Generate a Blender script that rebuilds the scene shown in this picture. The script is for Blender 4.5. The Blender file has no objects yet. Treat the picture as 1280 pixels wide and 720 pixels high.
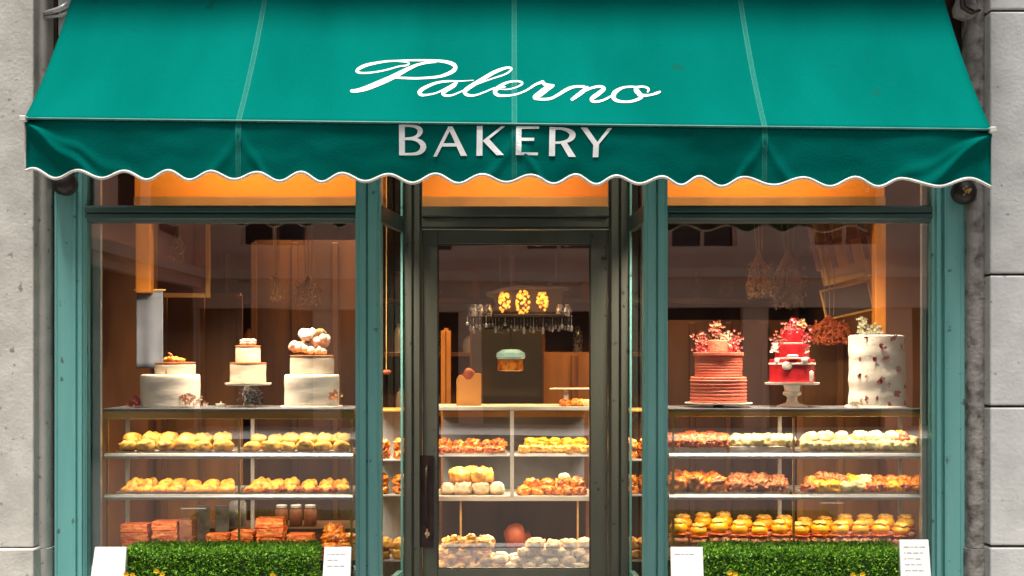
import bpy, bmesh, math, random
from mathutils import Vector, Matrix, noise
R = math.radians
random.seed(7)
sc = bpy.context.scene
C = sc.collection

# ------------------------------------------------------------ camera, world, sun, exposure
F, CX, CYH, CAMY, EYE = 1680.0, 640.0, 447.0, -7.0, 1.5
cam = bpy.data.cameras.new('camera'); camo = bpy.data.objects.new('camera', cam); C.objects.link(camo)
camo.location = (0, CAMY, EYE); camo.rotation_euler = (R(90), 0, 0)
cam.sensor_width = 36; cam.lens = F / 1280 * 36; cam.shift_y = (CYH - 360) / 1280
cam.clip_start = 0.05; cam.clip_end = 3000
sc.camera = camo

SUN_EL, SUN_ROT = 78, 192
w = bpy.data.worlds.new('World'); sc.world = w; w.use_nodes = True
wn = w.node_tree; wn.nodes.clear()
sky = wn.nodes.new('ShaderNodeTexSky'); sky.sky_type = 'NISHITA'; sky.sun_disc = False
sky.sun_elevation = R(SUN_EL); sky.sun_rotation = R(SUN_ROT); sky.dust_density = 4; sky.air_density = 1.0
hsv = wn.nodes.new('ShaderNodeHueSaturation'); hsv.inputs['Saturation'].default_value = 0.35
bg = wn.nodes.new('ShaderNodeBackground'); bg.inputs['Strength'].default_value = 0.08
wo = wn.nodes.new('ShaderNodeOutputWorld')
wn.links.new(sky.outputs[0], hsv.inputs['Color']); wn.links.new(hsv.outputs[0], bg.inputs['Color']); wn.links.new(bg.outputs[0], wo.inputs[0])
sl = bpy.data.lights.new('sun', 'SUN'); sl.energy = 4.5; sl.angle = R(10); sl.color = (1.0, 0.95, 0.88)
so = bpy.data.objects.new('sun', sl); C.objects.link(so)
sd = Vector((math.sin(R(SUN_ROT)) * math.cos(R(SUN_EL)), math.cos(R(SUN_ROT)) * math.cos(R(SUN_EL)), math.sin(R(SUN_EL))))
so.rotation_euler = sd.to_track_quat('Z', 'Y').to_euler(); so.location = (0, -10, 20)
sc.view_settings.view_transform = 'Standard'; sc.view_settings.look = 'None'
sc.view_settings.exposure = 0.70; sc.view_settings.gamma = 1.0; sc.view_settings.use_curve_mapping = False
sc.cycles.use_denoising = True
sc.cycles.max_bounces = 8; sc.cycles.transparent_max_bounces = 16
sc.cycles.caustics_reflective = False; sc.cycles.caustics_refractive = False
sc.cycles.sample_clamp_indirect = 6

def at(px, py, Y):
    d = Y - CAMY
    return Vector(((px - CX) * d / F, Y, EYE + (CYH - py) * d / F))
def ax(px, Y): return (px - CX) * (Y - CAMY) / F
def az(py, Y): return EYE + (CYH - py) * (Y - CAMY) / F

# ------------------------------------------------------------ materials
M = {}
def mat(name, col, rough=0.6, col2=None, scale=8.0, bump=0.0, bscale=None, metal=0.0, stretch=(1, 1, 1), rnd=0.0,
        emit=None, estr=0.0, spec=0.5, coat=0.0, detail=6, contrast=(0.35, 0.65), sss=0.0, trans=0.0, sheen=0.0, base=None, wear=None):
    m = bpy.data.materials.new(name); m.use_nodes = True; M[name] = m
    nt = m.node_tree; N = nt.nodes; L = nt.links
    b = N['Principled BSDF']
    b.inputs['Roughness'].default_value = rough; b.inputs['Metallic'].default_value = metal
    b.inputs['Specular IOR Level'].default_value = spec; b.inputs['Coat Weight'].default_value = coat
    b.inputs['Coat Roughness'].default_value = 0.15
    b.inputs['Base Color'].default_value = (*col, 1)
    if sheen: b.inputs['Sheen Weight'].default_value = sheen
    if trans: b.inputs['Transmission Weight'].default_value = trans
    tc = N.new('ShaderNodeTexCoord'); mp = N.new('ShaderNodeMapping'); mp.inputs['Scale'].default_value = stretch
    oi = N.new('ShaderNodeObjectInfo')
    add = N.new('ShaderNodeVectorMath'); add.operation = 'ADD'
    sclr = N.new('ShaderNodeVectorMath'); sclr.operation = 'SCALE'; sclr.inputs[0].default_value = (13, 7, 5)
    L.new(oi.outputs['Random'], sclr.inputs['Scale'])
    L.new(tc.outputs['Object'], mp.inputs[0]); L.new(mp.outputs[0], add.inputs[0]); L.new(sclr.outputs[0], add.inputs[1])
    n = N.new('ShaderNodeTexNoise'); n.inputs['Scale'].default_value = scale; n.inputs['Detail'].default_value = detail
    L.new(add.outputs[0], n.inputs['Vector'])
    if col2 is not None:
        cr = N.new('ShaderNodeValToRGB'); cr.color_ramp.elements[0].position = contrast[0]; cr.color_ramp.elements[1].position = contrast[1]
        cr.color_ramp.elements[0].color = (*col, 1); cr.color_ramp.elements[1].color = (*col2, 1)
        L.new(n.outputs['Fac'], cr.inputs[0]); out = cr.outputs[0]
        if rnd:
            h = N.new('ShaderNodeHueSaturation')
            mr = N.new('ShaderNodeMapRange'); mr.inputs['To Min'].default_value = 1 - rnd; mr.inputs['To Max'].default_value = 1 + rnd
            L.new(oi.outputs['Random'], mr.inputs['Value']); L.new(mr.outputs[0], h.inputs['Value'])
            L.new(out, h.inputs['Color']); out = h.outputs[0]
        if base:   # browned underside (of the thing itself)
            sx = N.new('ShaderNodeSeparateXYZ'); L.new(tc.outputs['Generated'], sx.inputs[0])
            ad = N.new('ShaderNodeMath'); ad.operation = 'ADD'; L.new(sx.outputs['Z'], ad.inputs[0])
            ns = N.new('ShaderNodeMath'); ns.operation = 'MULTIPLY_ADD'; ns.inputs[1].default_value = .5; ns.inputs[2].default_value = -.25; L.new(n.outputs['Fac'], ns.inputs[0]); L.new(ns.outputs[0], ad.inputs[1])
            mr2 = N.new('ShaderNodeMapRange'); mr2.inputs['From Min'].default_value = base[1]; mr2.inputs['From Max'].default_value = base[1] + .22; L.new(ad.outputs[0], mr2.inputs['Value'])
            mx = N.new('ShaderNodeMix'); mx.data_type = 'RGBA'; mx.inputs[6].default_value = (*base[0], 1); L.new(mr2.outputs[0], mx.inputs[0]); L.new(out, mx.inputs[7]); out = mx.outputs[2]
        if wear:   # chips and grime spots
            wn_ = N.new('ShaderNodeTexNoise'); wn_.inputs['Scale'].default_value = wear[1]; wn_.inputs['Detail'].default_value = 8; L.new(tc.outputs['Object'], wn_.inputs['Vector'])
            cw = N.new('ShaderNodeValToRGB'); cw.color_ramp.elements[0].position = wear[2]; cw.color_ramp.elements[1].position = wear[2] + .05; L.new(wn_.outputs['Fac'], cw.inputs[0])
            mx = N.new('ShaderNodeMix'); mx.data_type = 'RGBA'; mx.inputs[7].default_value = (*wear[0], 1); L.new(cw.outputs[0], mx.inputs[0]); L.new(out, mx.inputs[6]); out = mx.outputs[2]
        L.new(out, b.inputs['Base Color'])
    if bump:
        n2 = N.new('ShaderNodeTexNoise'); n2.inputs['Scale'].default_value = bscale or scale * 4; n2.inputs['Detail'].default_value = 5
        L.new(add.outputs[0], n2.inputs['Vector'])
        bp = N.new('ShaderNodeBump'); bp.inputs['Strength'].default_value = bump; bp.inputs['Distance'].default_value = 0.004
        L.new(n2.outputs['Fac'], bp.inputs['Height']); L.new(bp.outputs[0], b.inputs['Normal'])
    if emit:
        b.inputs['Emission Color'].default_value = (*emit, 1); b.inputs['Emission Strength'].default_value = estr
    return m

mat('awning_cloth', (0.0005, 0.112, 0.092), 0.9, (0.0009, 0.142, 0.118), 2.6, 0.5, 300, spec=0.0, stretch=(1, .35, .35), contrast=(.3, .7), wear=((0.004, 0.10, 0.082), 7, .68))
mat('seam_cloth', (0.006, 0.145, 0.118), 0.85, (0.012, 0.165, 0.135), 60, 0.3, 300, spec=0.1)
mat('stitch', (0.04, 0.26, 0.215), 0.8, (0.015, 0.18, 0.15), 90)
mat('white_trim', (0.80, 0.78, 0.72), 0.8, (0.62, 0.60, 0.55), 20, 0.3, 200)
mat('white_paint', (0.95, 0.96, 0.95), 0.7, (0.84, 0.88, 0.88), 40, 0.15, 200)
mat('bar_edge', (0.02, 0.15, 0.125), 0.5, (0.05, 0.20, 0.17), 12)
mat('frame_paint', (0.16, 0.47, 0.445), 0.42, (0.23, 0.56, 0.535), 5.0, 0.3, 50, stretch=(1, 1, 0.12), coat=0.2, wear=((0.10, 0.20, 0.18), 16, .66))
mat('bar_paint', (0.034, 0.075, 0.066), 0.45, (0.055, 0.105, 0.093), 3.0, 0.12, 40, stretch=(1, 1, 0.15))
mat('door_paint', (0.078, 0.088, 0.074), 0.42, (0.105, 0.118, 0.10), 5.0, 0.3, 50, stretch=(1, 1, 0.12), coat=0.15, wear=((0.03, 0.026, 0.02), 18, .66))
mat('pale_metal', (0.45, 0.56, 0.54), 0.35, (0.34, 0.45, 0.43), 4, 0.1, 30, metal=0.2)
mat('stone_warm', (0.62, 0.60, 0.55), 0.85, (0.46, 0.44, 0.40), 7, 0.55, 55, wear=((0.27, 0.25, 0.22), 22, .64), contrast=(0.32, 0.7), detail=10)
mat('stone_cool', (0.60, 0.605, 0.59), 0.85, (0.46, 0.465, 0.455), 6, 0.55, 50, wear=((0.26, 0.26, 0.25), 20, .65), contrast=(0.35, 0.75), detail=10)
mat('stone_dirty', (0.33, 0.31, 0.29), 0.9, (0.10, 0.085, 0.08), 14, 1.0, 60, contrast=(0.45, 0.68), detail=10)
mat('mortar', (0.12, 0.11, 0.10), 0.95, (0.06, 0.055, 0.05), 30, 0.6, 90)
mat('rusty', (0.055, 0.022, 0.014), 0.85, (0.14, 0.075, 0.055), 22, 0.8, 80, stretch=(1, 1, 0.3))
mat('black_iron', (0.014, 0.010, 0.009), 0.45, (0.03, 0.018, 0.014), 20, 0.3, 60, metal=0.0)
mat('plate_metal', (0.026, 0.014, 0.016), 0.35, (0.05, 0.03, 0.03), 14, 0.2, 40, metal=0.5)
mat('steel', (0.62, 0.62, 0.60), 0.3, (0.48, 0.47, 0.45), 8, 0.1, 40, metal=0.25, stretch=(0.2, 1, 1))
mat('white_metal', (0.62, 0.62, 0.57), 0.4, (0.48, 0.48, 0.43), 5, 0.1, 30)
mat('brass', (0.66, 0.42, 0.14), 0.35, (0.46, 0.26, 0.07), 7, 0.15, 30, metal=0.1, stretch=(0.3, 1, 1))
mat('gold_wood', (0.72, 0.38, 0.05), 0.4, (0.50, 0.23, 0.025), 6, 0.2, 30, stretch=(1, 1, 0.2), coat=0.3)
mat('amber_wall', (0.90, 0.26, 0.004), 0.75, (0.70, 0.17, 0.003), 1.6, 0.1, 20, stretch=(0.3, 1, 1))
mat('amber_column', (0.50, 0.17, 0.008), 0.7, (0.36, 0.11, 0.006), 3, 0.1, 20)
mat('amber_ledge', (0.40, 0.17, 0.03), 0.6, (0.30, 0.12, 0.02), 4)
mat('brown_wood', (0.24, 0.098, 0.020), 0.45, (0.09, 0.034, 0.009), 5, 0.4, 30, stretch=(1, 1, 0.12), coat=0.2)
mat('dark_wood', (0.060, 0.022, 0.006), 0.5, (0.020, 0.006, 0.003), 5, 0.4, 30, stretch=(1, 1, 0.12))
mat('room_wall', (0.115, 0.044, 0.012), 0.8, (0.060, 0.022, 0.007), 2.0, 0.2, 20)
mat('room_floor', (0.10, 0.055, 0.035), 0.5, (0.06, 0.032, 0.02), 6, 0.2, 20)
mat('grey_slab', (0.24, 0.25, 0.26), 0.25, (0.17, 0.18, 0.19), 4)
mat('grey_card', (0.38, 0.39, 0.39), 0.6, (0.30, 0.31, 0.31), 4)
mat('blue_card', (0.20, 0.22, 0.26), 0.7, (0.14, 0.16, 0.19), 5)
mat('ochre', (0.62, 0.28, 0.04), 0.6, (0.50, 0.21, 0.03), 4)
mat('white_card', (0.84, 0.84, 0.82), 0.6, (0.72, 0.72, 0.70), 5, 0.2, 12)
mat('ink', (0.35, 0.34, 0.34), 0.8, (0.55, 0.54, 0.53), 30)
mat('concrete', (0.42, 0.41, 0.385), 0.9, (0.34, 0.33, 0.31), 3, 0.5, 30)
mat('asphalt', (0.030, 0.028, 0.026), 0.95, (0.040, 0.037, 0.034), 9, 0.6, 60)
mat('earth', (0.05, 0.032, 0.02), 0.95, (0.02, 0.014, 0.01), 30, 0.6, 60)
mat('planter', (0.16, 0.14, 0.12), 0.8, (0.1, 0.09, 0.08), 9, 0.4, 50)
mat('leaf', (0.045, 0.17, 0.008), 0.5, (0.25, 0.48, 0.025), 55, 0, contrast=(0.36, 0.66), spec=0.4)
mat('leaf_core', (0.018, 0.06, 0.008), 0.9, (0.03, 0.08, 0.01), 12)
mat('petal_yellow', (0.85, 0.62, 0.02), 0.6, (0.75, 0.42, 0.01), 40)
mat('facade_pale', (0.90, 0.58, 0.44), 0.85, (0.80, 0.50, 0.37), 1.5, 0.4, 20)
mat('facade_dark', (0.06, 0.045, 0.035), 0.6, (0.03, 0.022, 0.02), 1.5)
mat('facade_glass', (0.02, 0.02, 0.022), 0.1, (0.03, 0.03, 0.03), 1)
# food
mat('butter_bun', (0.86, 0.50, 0.10), 0.5, (0.52, 0.18, 0.018), 20, 0.8, 60, rnd=0.12, coat=0.15, contrast=(0.48, 0.68), base=((0.50, 0.19, 0.025), .12))
mat('yellow_pastry', (0.85, 0.46, 0.06), 0.5, (0.54, 0.18, 0.014), 26, 0.8, 70, rnd=0.12, coat=0.2, contrast=(0.46, 0.66), base=((0.42, 0.14, 0.015), .22))
mat('orange_pastry', (0.80, 0.28, 0.02), 0.38, (0.34, 0.06, 0.008), 24, 0.9, 60, rnd=0.15, coat=0.35, contrast=(0.42, 0.62))
mat('red_pastry', (0.60, 0.07, 0.012), 0.4, (0.74, 0.24, 0.02), 40, 1.0, 80, rnd=0.15, coat=0.3, contrast=(0.42, 0.6))
mat('pale_bun', (0.76, 0.66, 0.32), 0.55, (0.64, 0.42, 0.12), 22, 0.7, 60, rnd=0.08, contrast=(0.47, 0.68), base=((0.55, 0.30, 0.10), .10))
mat('flour_roll', (0.88, 0.72, 0.46), 0.75, (0.46, 0.25, 0.09), 24, 0.7, 60, rnd=0.08, contrast=(0.50, 0.72), base=((0.40, 0.20, 0.06), .12))
mat('crumb', (0.36, 0.075, 0.02), 0.6, (0.66, 0.28, 0.10), 70, 1.2, 110, rnd=0.1, contrast=(0.4, 0.6))
mat('brick_cake', (0.50, 0.075, 0.016), 0.6, (0.62, 0.19, 0.035), 45, 1.0, 110, rnd=0.12, contrast=(0.42, 0.62))
mat('dark_cake', (0.16, 0.045, 0.02), 0.6, (0.24, 0.08, 0.03), 30, 0.6, 80)
mat('cream_layer', (0.68, 0.30, 0.10), 0.6, (0.50, 0.16, 0.04), 40, 0.6, 80)
mat('custard', (0.90, 0.50, 0.015), 0.35, (0.82, 0.34, 0.01), 20, 0.3, 40, coat=0.5, rnd=0.08)
mat('glaze_red', (0.60, 0.08, 0.03), 0.25, (0.72, 0.20, 0.05), 30, 0.4, 60, coat=0.5)
mat('sponge_pink', (0.78, 0.42, 0.24), 0.7, (0.66, 0.26, 0.12), 50, 0.8, 90, rnd=0.08)
mat('icing_white', (0.92, 0.87, 0.76), 0.55, (0.85, 0.77, 0.64), 9, 0.35, 22, spec=0.4, stretch=(1, 1, 3))
mat('icing_cream', (0.87, 0.74, 0.57), 0.55, (0.76, 0.60, 0.43), 9, 0.35, 22, stretch=(1, 1, 3))
mat('icing_coral', (0.84, 0.22, 0.13), 0.55, (0.78, 0.17, 0.10), 9, 0.9, 70)
mat('icing_red', (0.46, 0.006, 0.014), 0.45, (0.34, 0.004, 0.01), 12, 0.6, 60)
mat('caramel', (0.62, 0.25, 0.10), 0.35, (0.45, 0.14, 0.05), 20, 0.3, 50, coat=0.3)
mat('blush', (0.66, 0.36, 0.26), 0.6, (0.78, 0.58, 0.44), 20, 0.3, 50)
mat('berry', (0.26, 0.012, 0.018), 0.35, (0.42, 0.05, 0.045), 30, coat=0.3)
mat('dusty_rose', (0.20, 0.03, 0.02), 0.6, (0.36, 0.11, 0.06), 40)
mat('dried_flower', (0.42, 0.24, 0.07), 0.7, (0.20, 0.10, 0.03), 20)
mat('dried_pale', (0.26, 0.17, 0.12), 0.8, (0.15, 0.09, 0.06), 20)
mat('dried_red', (0.24, 0.025, 0.006), 0.7, (0.40, 0.09, 0.012), 30)
mat('twig', (0.20, 0.12, 0.06), 0.8, (0.12, 0.07, 0.035), 20)
mat('sage', (0.22, 0.22, 0.12), 0.7, (0.42, 0.38, 0.26), 40)
mat('terracotta', (0.38, 0.075, 0.012), 0.6, (0.28, 0.05, 0.01), 10)
mat('amber_bulb', (0.9, 0.45, 0.08), 0.4, (0.85, 0.3, 0.03), 90, 0.6, 120, emit=(1.0, 0.36, 0.05), estr=0.7)
mat('green_glass', (0.30, 0.55, 0.42), 0.15, (0.5, 0.7, 0.6), 30, coat=0.6, emit=(0.5, 0.9, 0.7), estr=0.12)
mat('clear_ware', (0.30, 0.29, 0.28), 0.2, (0.035, 0.03, 0.03), 60, coat=0.8, contrast=(0.45, 0.55))
#mat('lamp_face', (0.9, 0.8, 0.6), 0.4, emit=(1.0, 0.72, 0.40), estr=6.0)
mat('painting', (0.20, 0.018, 0.008), 0.6, (0.05, 0.015, 0.01), 4, 0.2, 20, contrast=(0.4, 0.6))
mat('jar_glass', (0.22, 0.21, 0.19), 0.15, (0.12, 0.11, 0.10), 20, coat=0.6)

def glass_mat(name, k, tint=(1, 1, 1), ior=1.52):
    m = bpy.data.materials.new(name); m.use_nodes = True; M[name] = m
    N = m.node_tree.nodes; L = m.node_tree.links; N.clear()
    o = N.new('ShaderNodeOutputMaterial'); mx = N.new('ShaderNodeMixShader')
    t = N.new('ShaderNodeBsdfTransparent'); t.inputs[0].default_value = (*tint, 1)
    g = N.new('ShaderNodeBsdfGlossy'); g.inputs['Roughness'].default_value = 0.012
    fr = N.new('ShaderNodeFresnel'); fr.inputs['IOR'].default_value = ior
    ge = N.new('ShaderNodeNewGeometry')
    inv = N.new('ShaderNodeMath'); inv.operation = 'SUBTRACT'; inv.inputs[0].default_value = 1; L.new(ge.outputs['Backfacing'], inv.inputs[1])
    mu = N.new('ShaderNodeMath'); mu.operation = 'MULTIPLY'; mu.inputs[1].default_value = k; L.new(fr.outputs[0], mu.inputs[0])
    mu2 = N.new('ShaderNodeMath'); mu2.operation = 'MULTIPLY'; mu2.use_clamp = True; L.new(mu.outputs[0], mu2.inputs[0]); L.new(inv.outputs[0], mu2.inputs[1])
    # slight waviness of old shop glass
    tc = N.new('ShaderNodeTexCoord'); nz = N.new('ShaderNodeTexNoise'); nz.inputs['Scale'].default_value = 1.3; nz.inputs['Detail'].default_value = 1
    bp = N.new('ShaderNodeBump'); bp.inputs['Strength'].default_value = 0.05; bp.inputs['Distance'].default_value = 0.02
    L.new(tc.outputs['Object'], nz.inputs[0]); L.new(nz.outputs['Fac'], bp.inputs['Height']); L.new(bp.outputs[0], g.inputs['Normal'])
    L.new(mu2.outputs[0], mx.inputs[0]); L.new(t.outputs[0], mx.inputs[1]); L.new(g.outputs[0], mx.inputs[2]); L.new(mx.outputs[0], o.inputs[0])
glass_mat('window_glass', 6.0)
glass_mat('thin_glass', 1.2, ior=1.14)
glass_mat('case_glass', 1.0)

# ------------------------------------------------------------ mesh builder
class MB:
    def __init__(s): s.v = []; s.f = []
    def add(s, vs, fs):
        o = len(s.v); s.v += [tuple(v) for v in vs]; s.f += [tuple(i + o for i in f) for f in fs]; return s
    def box(s, x0, x1, y0, y1, z0, z1, mtx=None):
        vs = [Vector((x, y, z)) for z in (z0, z1) for y in (y0, y1) for x in (x0, x1)]
        if mtx is not None: vs = [mtx @ v for v in vs]
        return s.add(vs, [(0, 2, 3, 1), (4, 5, 7, 6), (0, 1, 5, 4), (2, 6, 7, 3), (0, 4, 6, 2), (1, 3, 7, 5)])
    def prism(s, pts, z0, z1):      # plan outline (counter-clockwise) extruded in z
        n = len(pts)
        vs = [(x, y, z0) for x, y in pts] + [(x, y, z1) for x, y in pts]
        return s.add(vs, [tuple(range(n))[::-1], tuple(range(n, 2 * n))] + [(i, (i + 1) % n, (i + 1) % n + n, i + n) for i in range(n)])
    def prism_y(s, pts, y0, y1):    # outline in x,z extruded in y
        n = len(pts)
        vs = [(x, y0, z) for x, z in pts] + [(x, y1, z) for x, z in pts]
        return s.add(vs, [tuple(range(n)), tuple(range(n, 2 * n))[::-1]] + [((i + 1) % n, i, i + n, (i + 1) % n + n) for i in range(n)])
    def prism_x(s, pts, x0, x1):    # outline in y,z extruded in x
        n = len(pts)
        vs = [(x0, y, z) for y, z in pts] + [(x1, y, z) for y, z in pts]
        return s.add(vs, [tuple(range(n)), tuple(range(n, 2 * n))[::-1]] + [((i + 1) % n, i, i + n, (i + 1) % n + n) for i in range(n)])
    def tube(s, pts, r, n=8, r2=None, caps=True):
        pts = [Vector(p) for p in pts]; k = len(pts); vs = []
        for i, p in enumerate(pts):
            t = (pts[min(i + 1, k - 1)] - pts[max(i - 1, 0)]).normalized()
            u = t.cross(Vector((0, 1, 0)) if abs(t.y) < 0.9 else Vector((1, 0, 0))).normalized(); q = t.cross(u)
            rr = r if r2 is None else r + (r2 - r) * i / max(1, k - 1)
            vs += [p + u * rr * math.cos(2 * math.pi * j / n) + q * rr * math.sin(2 * math.pi * j / n) for j in range(n)]
        fs = [(i * n + j, i * n + (j + 1) % n, (i + 1) * n + (j + 1) % n, (i + 1) * n + j) for i in range(k - 1) for j in range(n)]
        if caps: fs += [tuple(range(n))[::-1], tuple(range((k - 1) * n, k * n))]
        return s.add(vs, fs)
    def lathe(s, prof, c=(0, 0, 0), n=32, tilt=(0, 0), wob=0.0):
        c = Vector(c); vs = []; k = len(prof)
        for r, z in prof:
            for j in range(n):
                a = 2 * math.pi * j / n
                rr = r * (1 + wob * noise.noise(Vector((math.cos(a) * 1.5, math.sin(a) * 1.5, z * 18))))
                vs.append((c.x + rr * math.cos(a) + tilt[0] * z, c.y + rr * math.sin(a) + tilt[1] * z, c.z + z))
        fs = [(i * n + j, i * n + (j + 1) % n, (i + 1) * n + (j + 1) % n, (i + 1) * n + j) for i in range(k - 1) for j in range(n)]
        fs += [tuple(range(n))[::-1], tuple(range((k - 1) * n, k * n))]
        return s.add(vs, fs)
    def blob(s, c, rad, amp=0.15, freq=1.6, seed=0, sub=3, flat=None, power=1.0):
        bm = bmesh.new(); bmesh.ops.create_icosphere(bm, subdivisions=sub, radius=1)
        c = Vector(c); off = Vector((seed * 3.7, seed * 1.3, seed * 2.1)); vs = []
        for v in bm.verts:
            d = v.co.normalized()
            k = 1 + amp * noise.noise(d * freq + off) + amp * 0.4 * noise.noise(d * freq * 3 + off)
            p = Vector([math.copysign(abs(q) ** power, q) for q in d]) * k
            p = Vector((p.x * rad[0], p.y * rad[1], p.z * rad[2]))
            if flat is not None and p.z < -rad[2] * flat: p.z = -rad[2] * flat + (p.z + rad[2] * flat) * 0.1
            vs.append(c + p)
        fs = [tuple(v.index for v in f.verts) for f in bm.faces]; bm.free()
        return s.add(vs, fs)
    def mesh(s, name, m, smooth=False):
        me = bpy.data.meshes.new(name); me.from_pydata(s.v, [], s.f); me.materials.append(M[m] if isinstance(m, str) else m)
        if smooth:
            for p in me.polygons: p.use_smooth = True
        me.update(); return me
    def build(s, name, m, parent=None, smooth=False, bevel=0.0, loc=None, auto=False):
        o = bpy.data.objects.new(name, s.mesh(name, m, smooth or auto)); C.objects.link(o)
        if auto:
            o.data.set_sharp_from_angle(angle=R(38))
        if parent is not None: o.parent = parent
        if loc is not None: o.location = loc
        if bevel:
            bv = o.modifiers.new('bevel', 'BEVEL'); bv.width = bevel; bv.segments = 2; bv.limit_method = 'ANGLE'; bv.angle_limit = R(40)
        return o
def tag(o, label, cat, group=None, kind=None):
    if label: o['label'] = label
    if cat: o['category'] = cat
    if group: o['group'] = group
    if kind: o['kind'] = kind
    return o
def empty(name, loc=(0, 0, 0), rz=0.0):
    o = bpy.data.objects.new(name, None); C.objects.link(o); o.location = loc; o.rotation_euler = (0, 0, rz); o.empty_display_size = 0.05
    return o
def struct(name, mb, m):
    o = mb.build(name, m); o['kind'] = 'structure'; return o
def copy_tree(o, parent=None):
    c = o.copy(); C.objects.link(c)
    c.parent = parent
    for ch in list(o.children): copy_tree(ch, c)
    return c
ORD = ['first', 'second', 'third', 'fourth', 'fifth', 'sixth', 'seventh', 'eighth', 'ninth', 'tenth', 'eleventh', 'twelfth', 'thirteenth', 'fourteenth', 'fifteenth', 'sixteenth']

# ------------------------------------------------------------ ground and street
struct('ground', MB().add([(-600, -600, -0.16), (600, -600, -0.16), (600, 600, -0.16), (-600, 600, -0.16)], [(0, 1, 2, 3)]), 'earth')
struct('road', MB().box(-60, 60, -17.5, -2.5, -0.159, -0.12), 'asphalt')
pv = struct('pavement', MB().box(-60, 60, -2.3, 0.6, -0.159, 0.0), 'concrete')
struct('pavement_far', MB().box(-60, 60, -22, -17.7, -0.159, 0.0), 'concrete')
kb = MB(); kb.box(-60, 60, -2.498, -2.302, -0.159, 0.012); kb.box(-60, 60, -17.698, -17.502, -0.159, 0.012)
struct('kerb', kb, 'stone_cool')

# ------------------------------------------------------------ the buildings across the street (seen in the glass)
def opposite():
    r = empty('stone_building', (0, -22, 0))
    tag(r, 'pale stone building across the street, mirrored in the shop glass above the cakes', 'building')
    g = MB()
    x = -26
    g.box(-30, 30, -8, -0.35, 0, 3.05)
    g.build('ground_floor', 'facade_dark', r)
    while x < 28:
        MB().box(x, x + 0.55, -0.348, 0.0, 0, 2.548).build('pilaster', 'facade_pale', r); x += 3.1
    c = MB(); c.box(-30, 30, -0.34, 0.12, 2.55, 3.2); c.box(-30, 30, -0.34, 0.35, 3.202, 3.42); c.box(-30, 30, -0.34, 0.22, 3.422, 3.5)
    c.build('cornice', 'facade_pale', r)
    up = MB(); z0 = 3.5
    zs = [(z0 + 0.45, z0 + 2.2), (z0 + 3.9, z0 + 5.7)]
    xs = [-27.6 + 3.1 * i for i in range(18)]
    prev = z0
    for a, b in zs:
        up.box(-30, 30, -8, 0, prev, a)
        q = -30
        for xx in xs: up.box(q, xx, -8, 0, a + .001, b - .001); q = xx + 1.5
        up.box(q, 30, -8, 0, a + .001, b - .001); prev = b
    up.box(-30, 30, -8, 0, prev, 11.0)
    up.build('upper_wall', 'facade_pale', r)
    for a, b in zs:
        for xx in xs:
            f = MB(); f.box(xx, xx + 0.07, -0.2, -0.12, a, b); f.box(xx + 1.43, xx + 1.5, -0.2, -0.12, a, b); f.box(xx + 0.71, xx + 0.79, -0.2, -0.12, a, b)
            f.box(xx + .0702, xx + 1.4298, -0.195, -0.125, b - 0.08, b - .001)
            fo = f.build('window', 'facade_pale', r)
            MB().box(xx, xx + 1.5, -0.4, -0.3, a, b).build('pane', 'facade_glass', fo)
    r2 = empty('side_building', (-6.9, -10, 0))
    tag(r2, 'pale corner building across the street with a long cornice, mirrored in the left window', 'building')
    MB().box(-10, 0, -11.9, 0, 0, 3.0).build('ground_floor', 'facade_dark', r2)
    MB().box(-10, 0, -11.9, 0, 3.4, 10).build('upper_wall', 'facade_pale', r2)
    k = MB(); k.box(-10, .2, -11.9, 0.2, 3.0, 3.2); k.box(-10, .38, -11.9, .38, 3.2, 3.399); k.build('cornice', 'facade_pale', r2)
    for i in range(4):
        f = MB().box(-.02, .02, -10.6 + 2.8 * i, -9.2 + 2.8 * i, 4.0, 5.8).build('window', 'facade_glass', r2)
opposite()

# ------------------------------------------------------------ bakery building shell and room
XL, XR = ax(68, 0), ax(1206, 0)          # outer edges of the shopfront joinery
bld = empty('bakery_building', (0, 0, 0))
tag(bld, 'grey stone bakery building carrying the green awning and the shopfront', 'building')
MB().box(-9, 9, 0.02, 0.35, 3.95, 9).build('upper_wall', 'stone_cool', bld)
MB().box(XL - 0.02, XR + 0.02, 0.05, 0.3, 2.92, 3.948).build('fascia', 'dark_wood', bld)
MB().box(XL - .05, XR + .05, -0.74, 0.018, 4.6, 4.78).build('shade_slab', 'stone_cool', bld, bevel=.01)  # unseen slab added above the awning to shade its upper slope
MB().box(-9, 9, 5.2, 5.5, 0, 9).build('rear_wall', 'stone_cool', bld)
struct('floor', MB().box(-2.6, 2.6, 0.602, 5.0, -0.1, 0.06), 'room_floor')
struct('ceiling', MB().box(-2.6, 2.6, 0.31, 5.0, 3.2, 3.3), 'room_wall')
rw = MB(); rw.box(-2.7, -2.5, 0.05, 5.0, 0, 3.2); struct('wall_left', rw, 'room_wall')
struct('wall_right', MB().box(2.5, 2.7, 0.05, 5.0, 0, 3.2), 'room_wall')
struct('wall_back', MB().box(-2.5, 2.5, 4.6, 4.8, 0, 3.2), 'room_wall')

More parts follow.
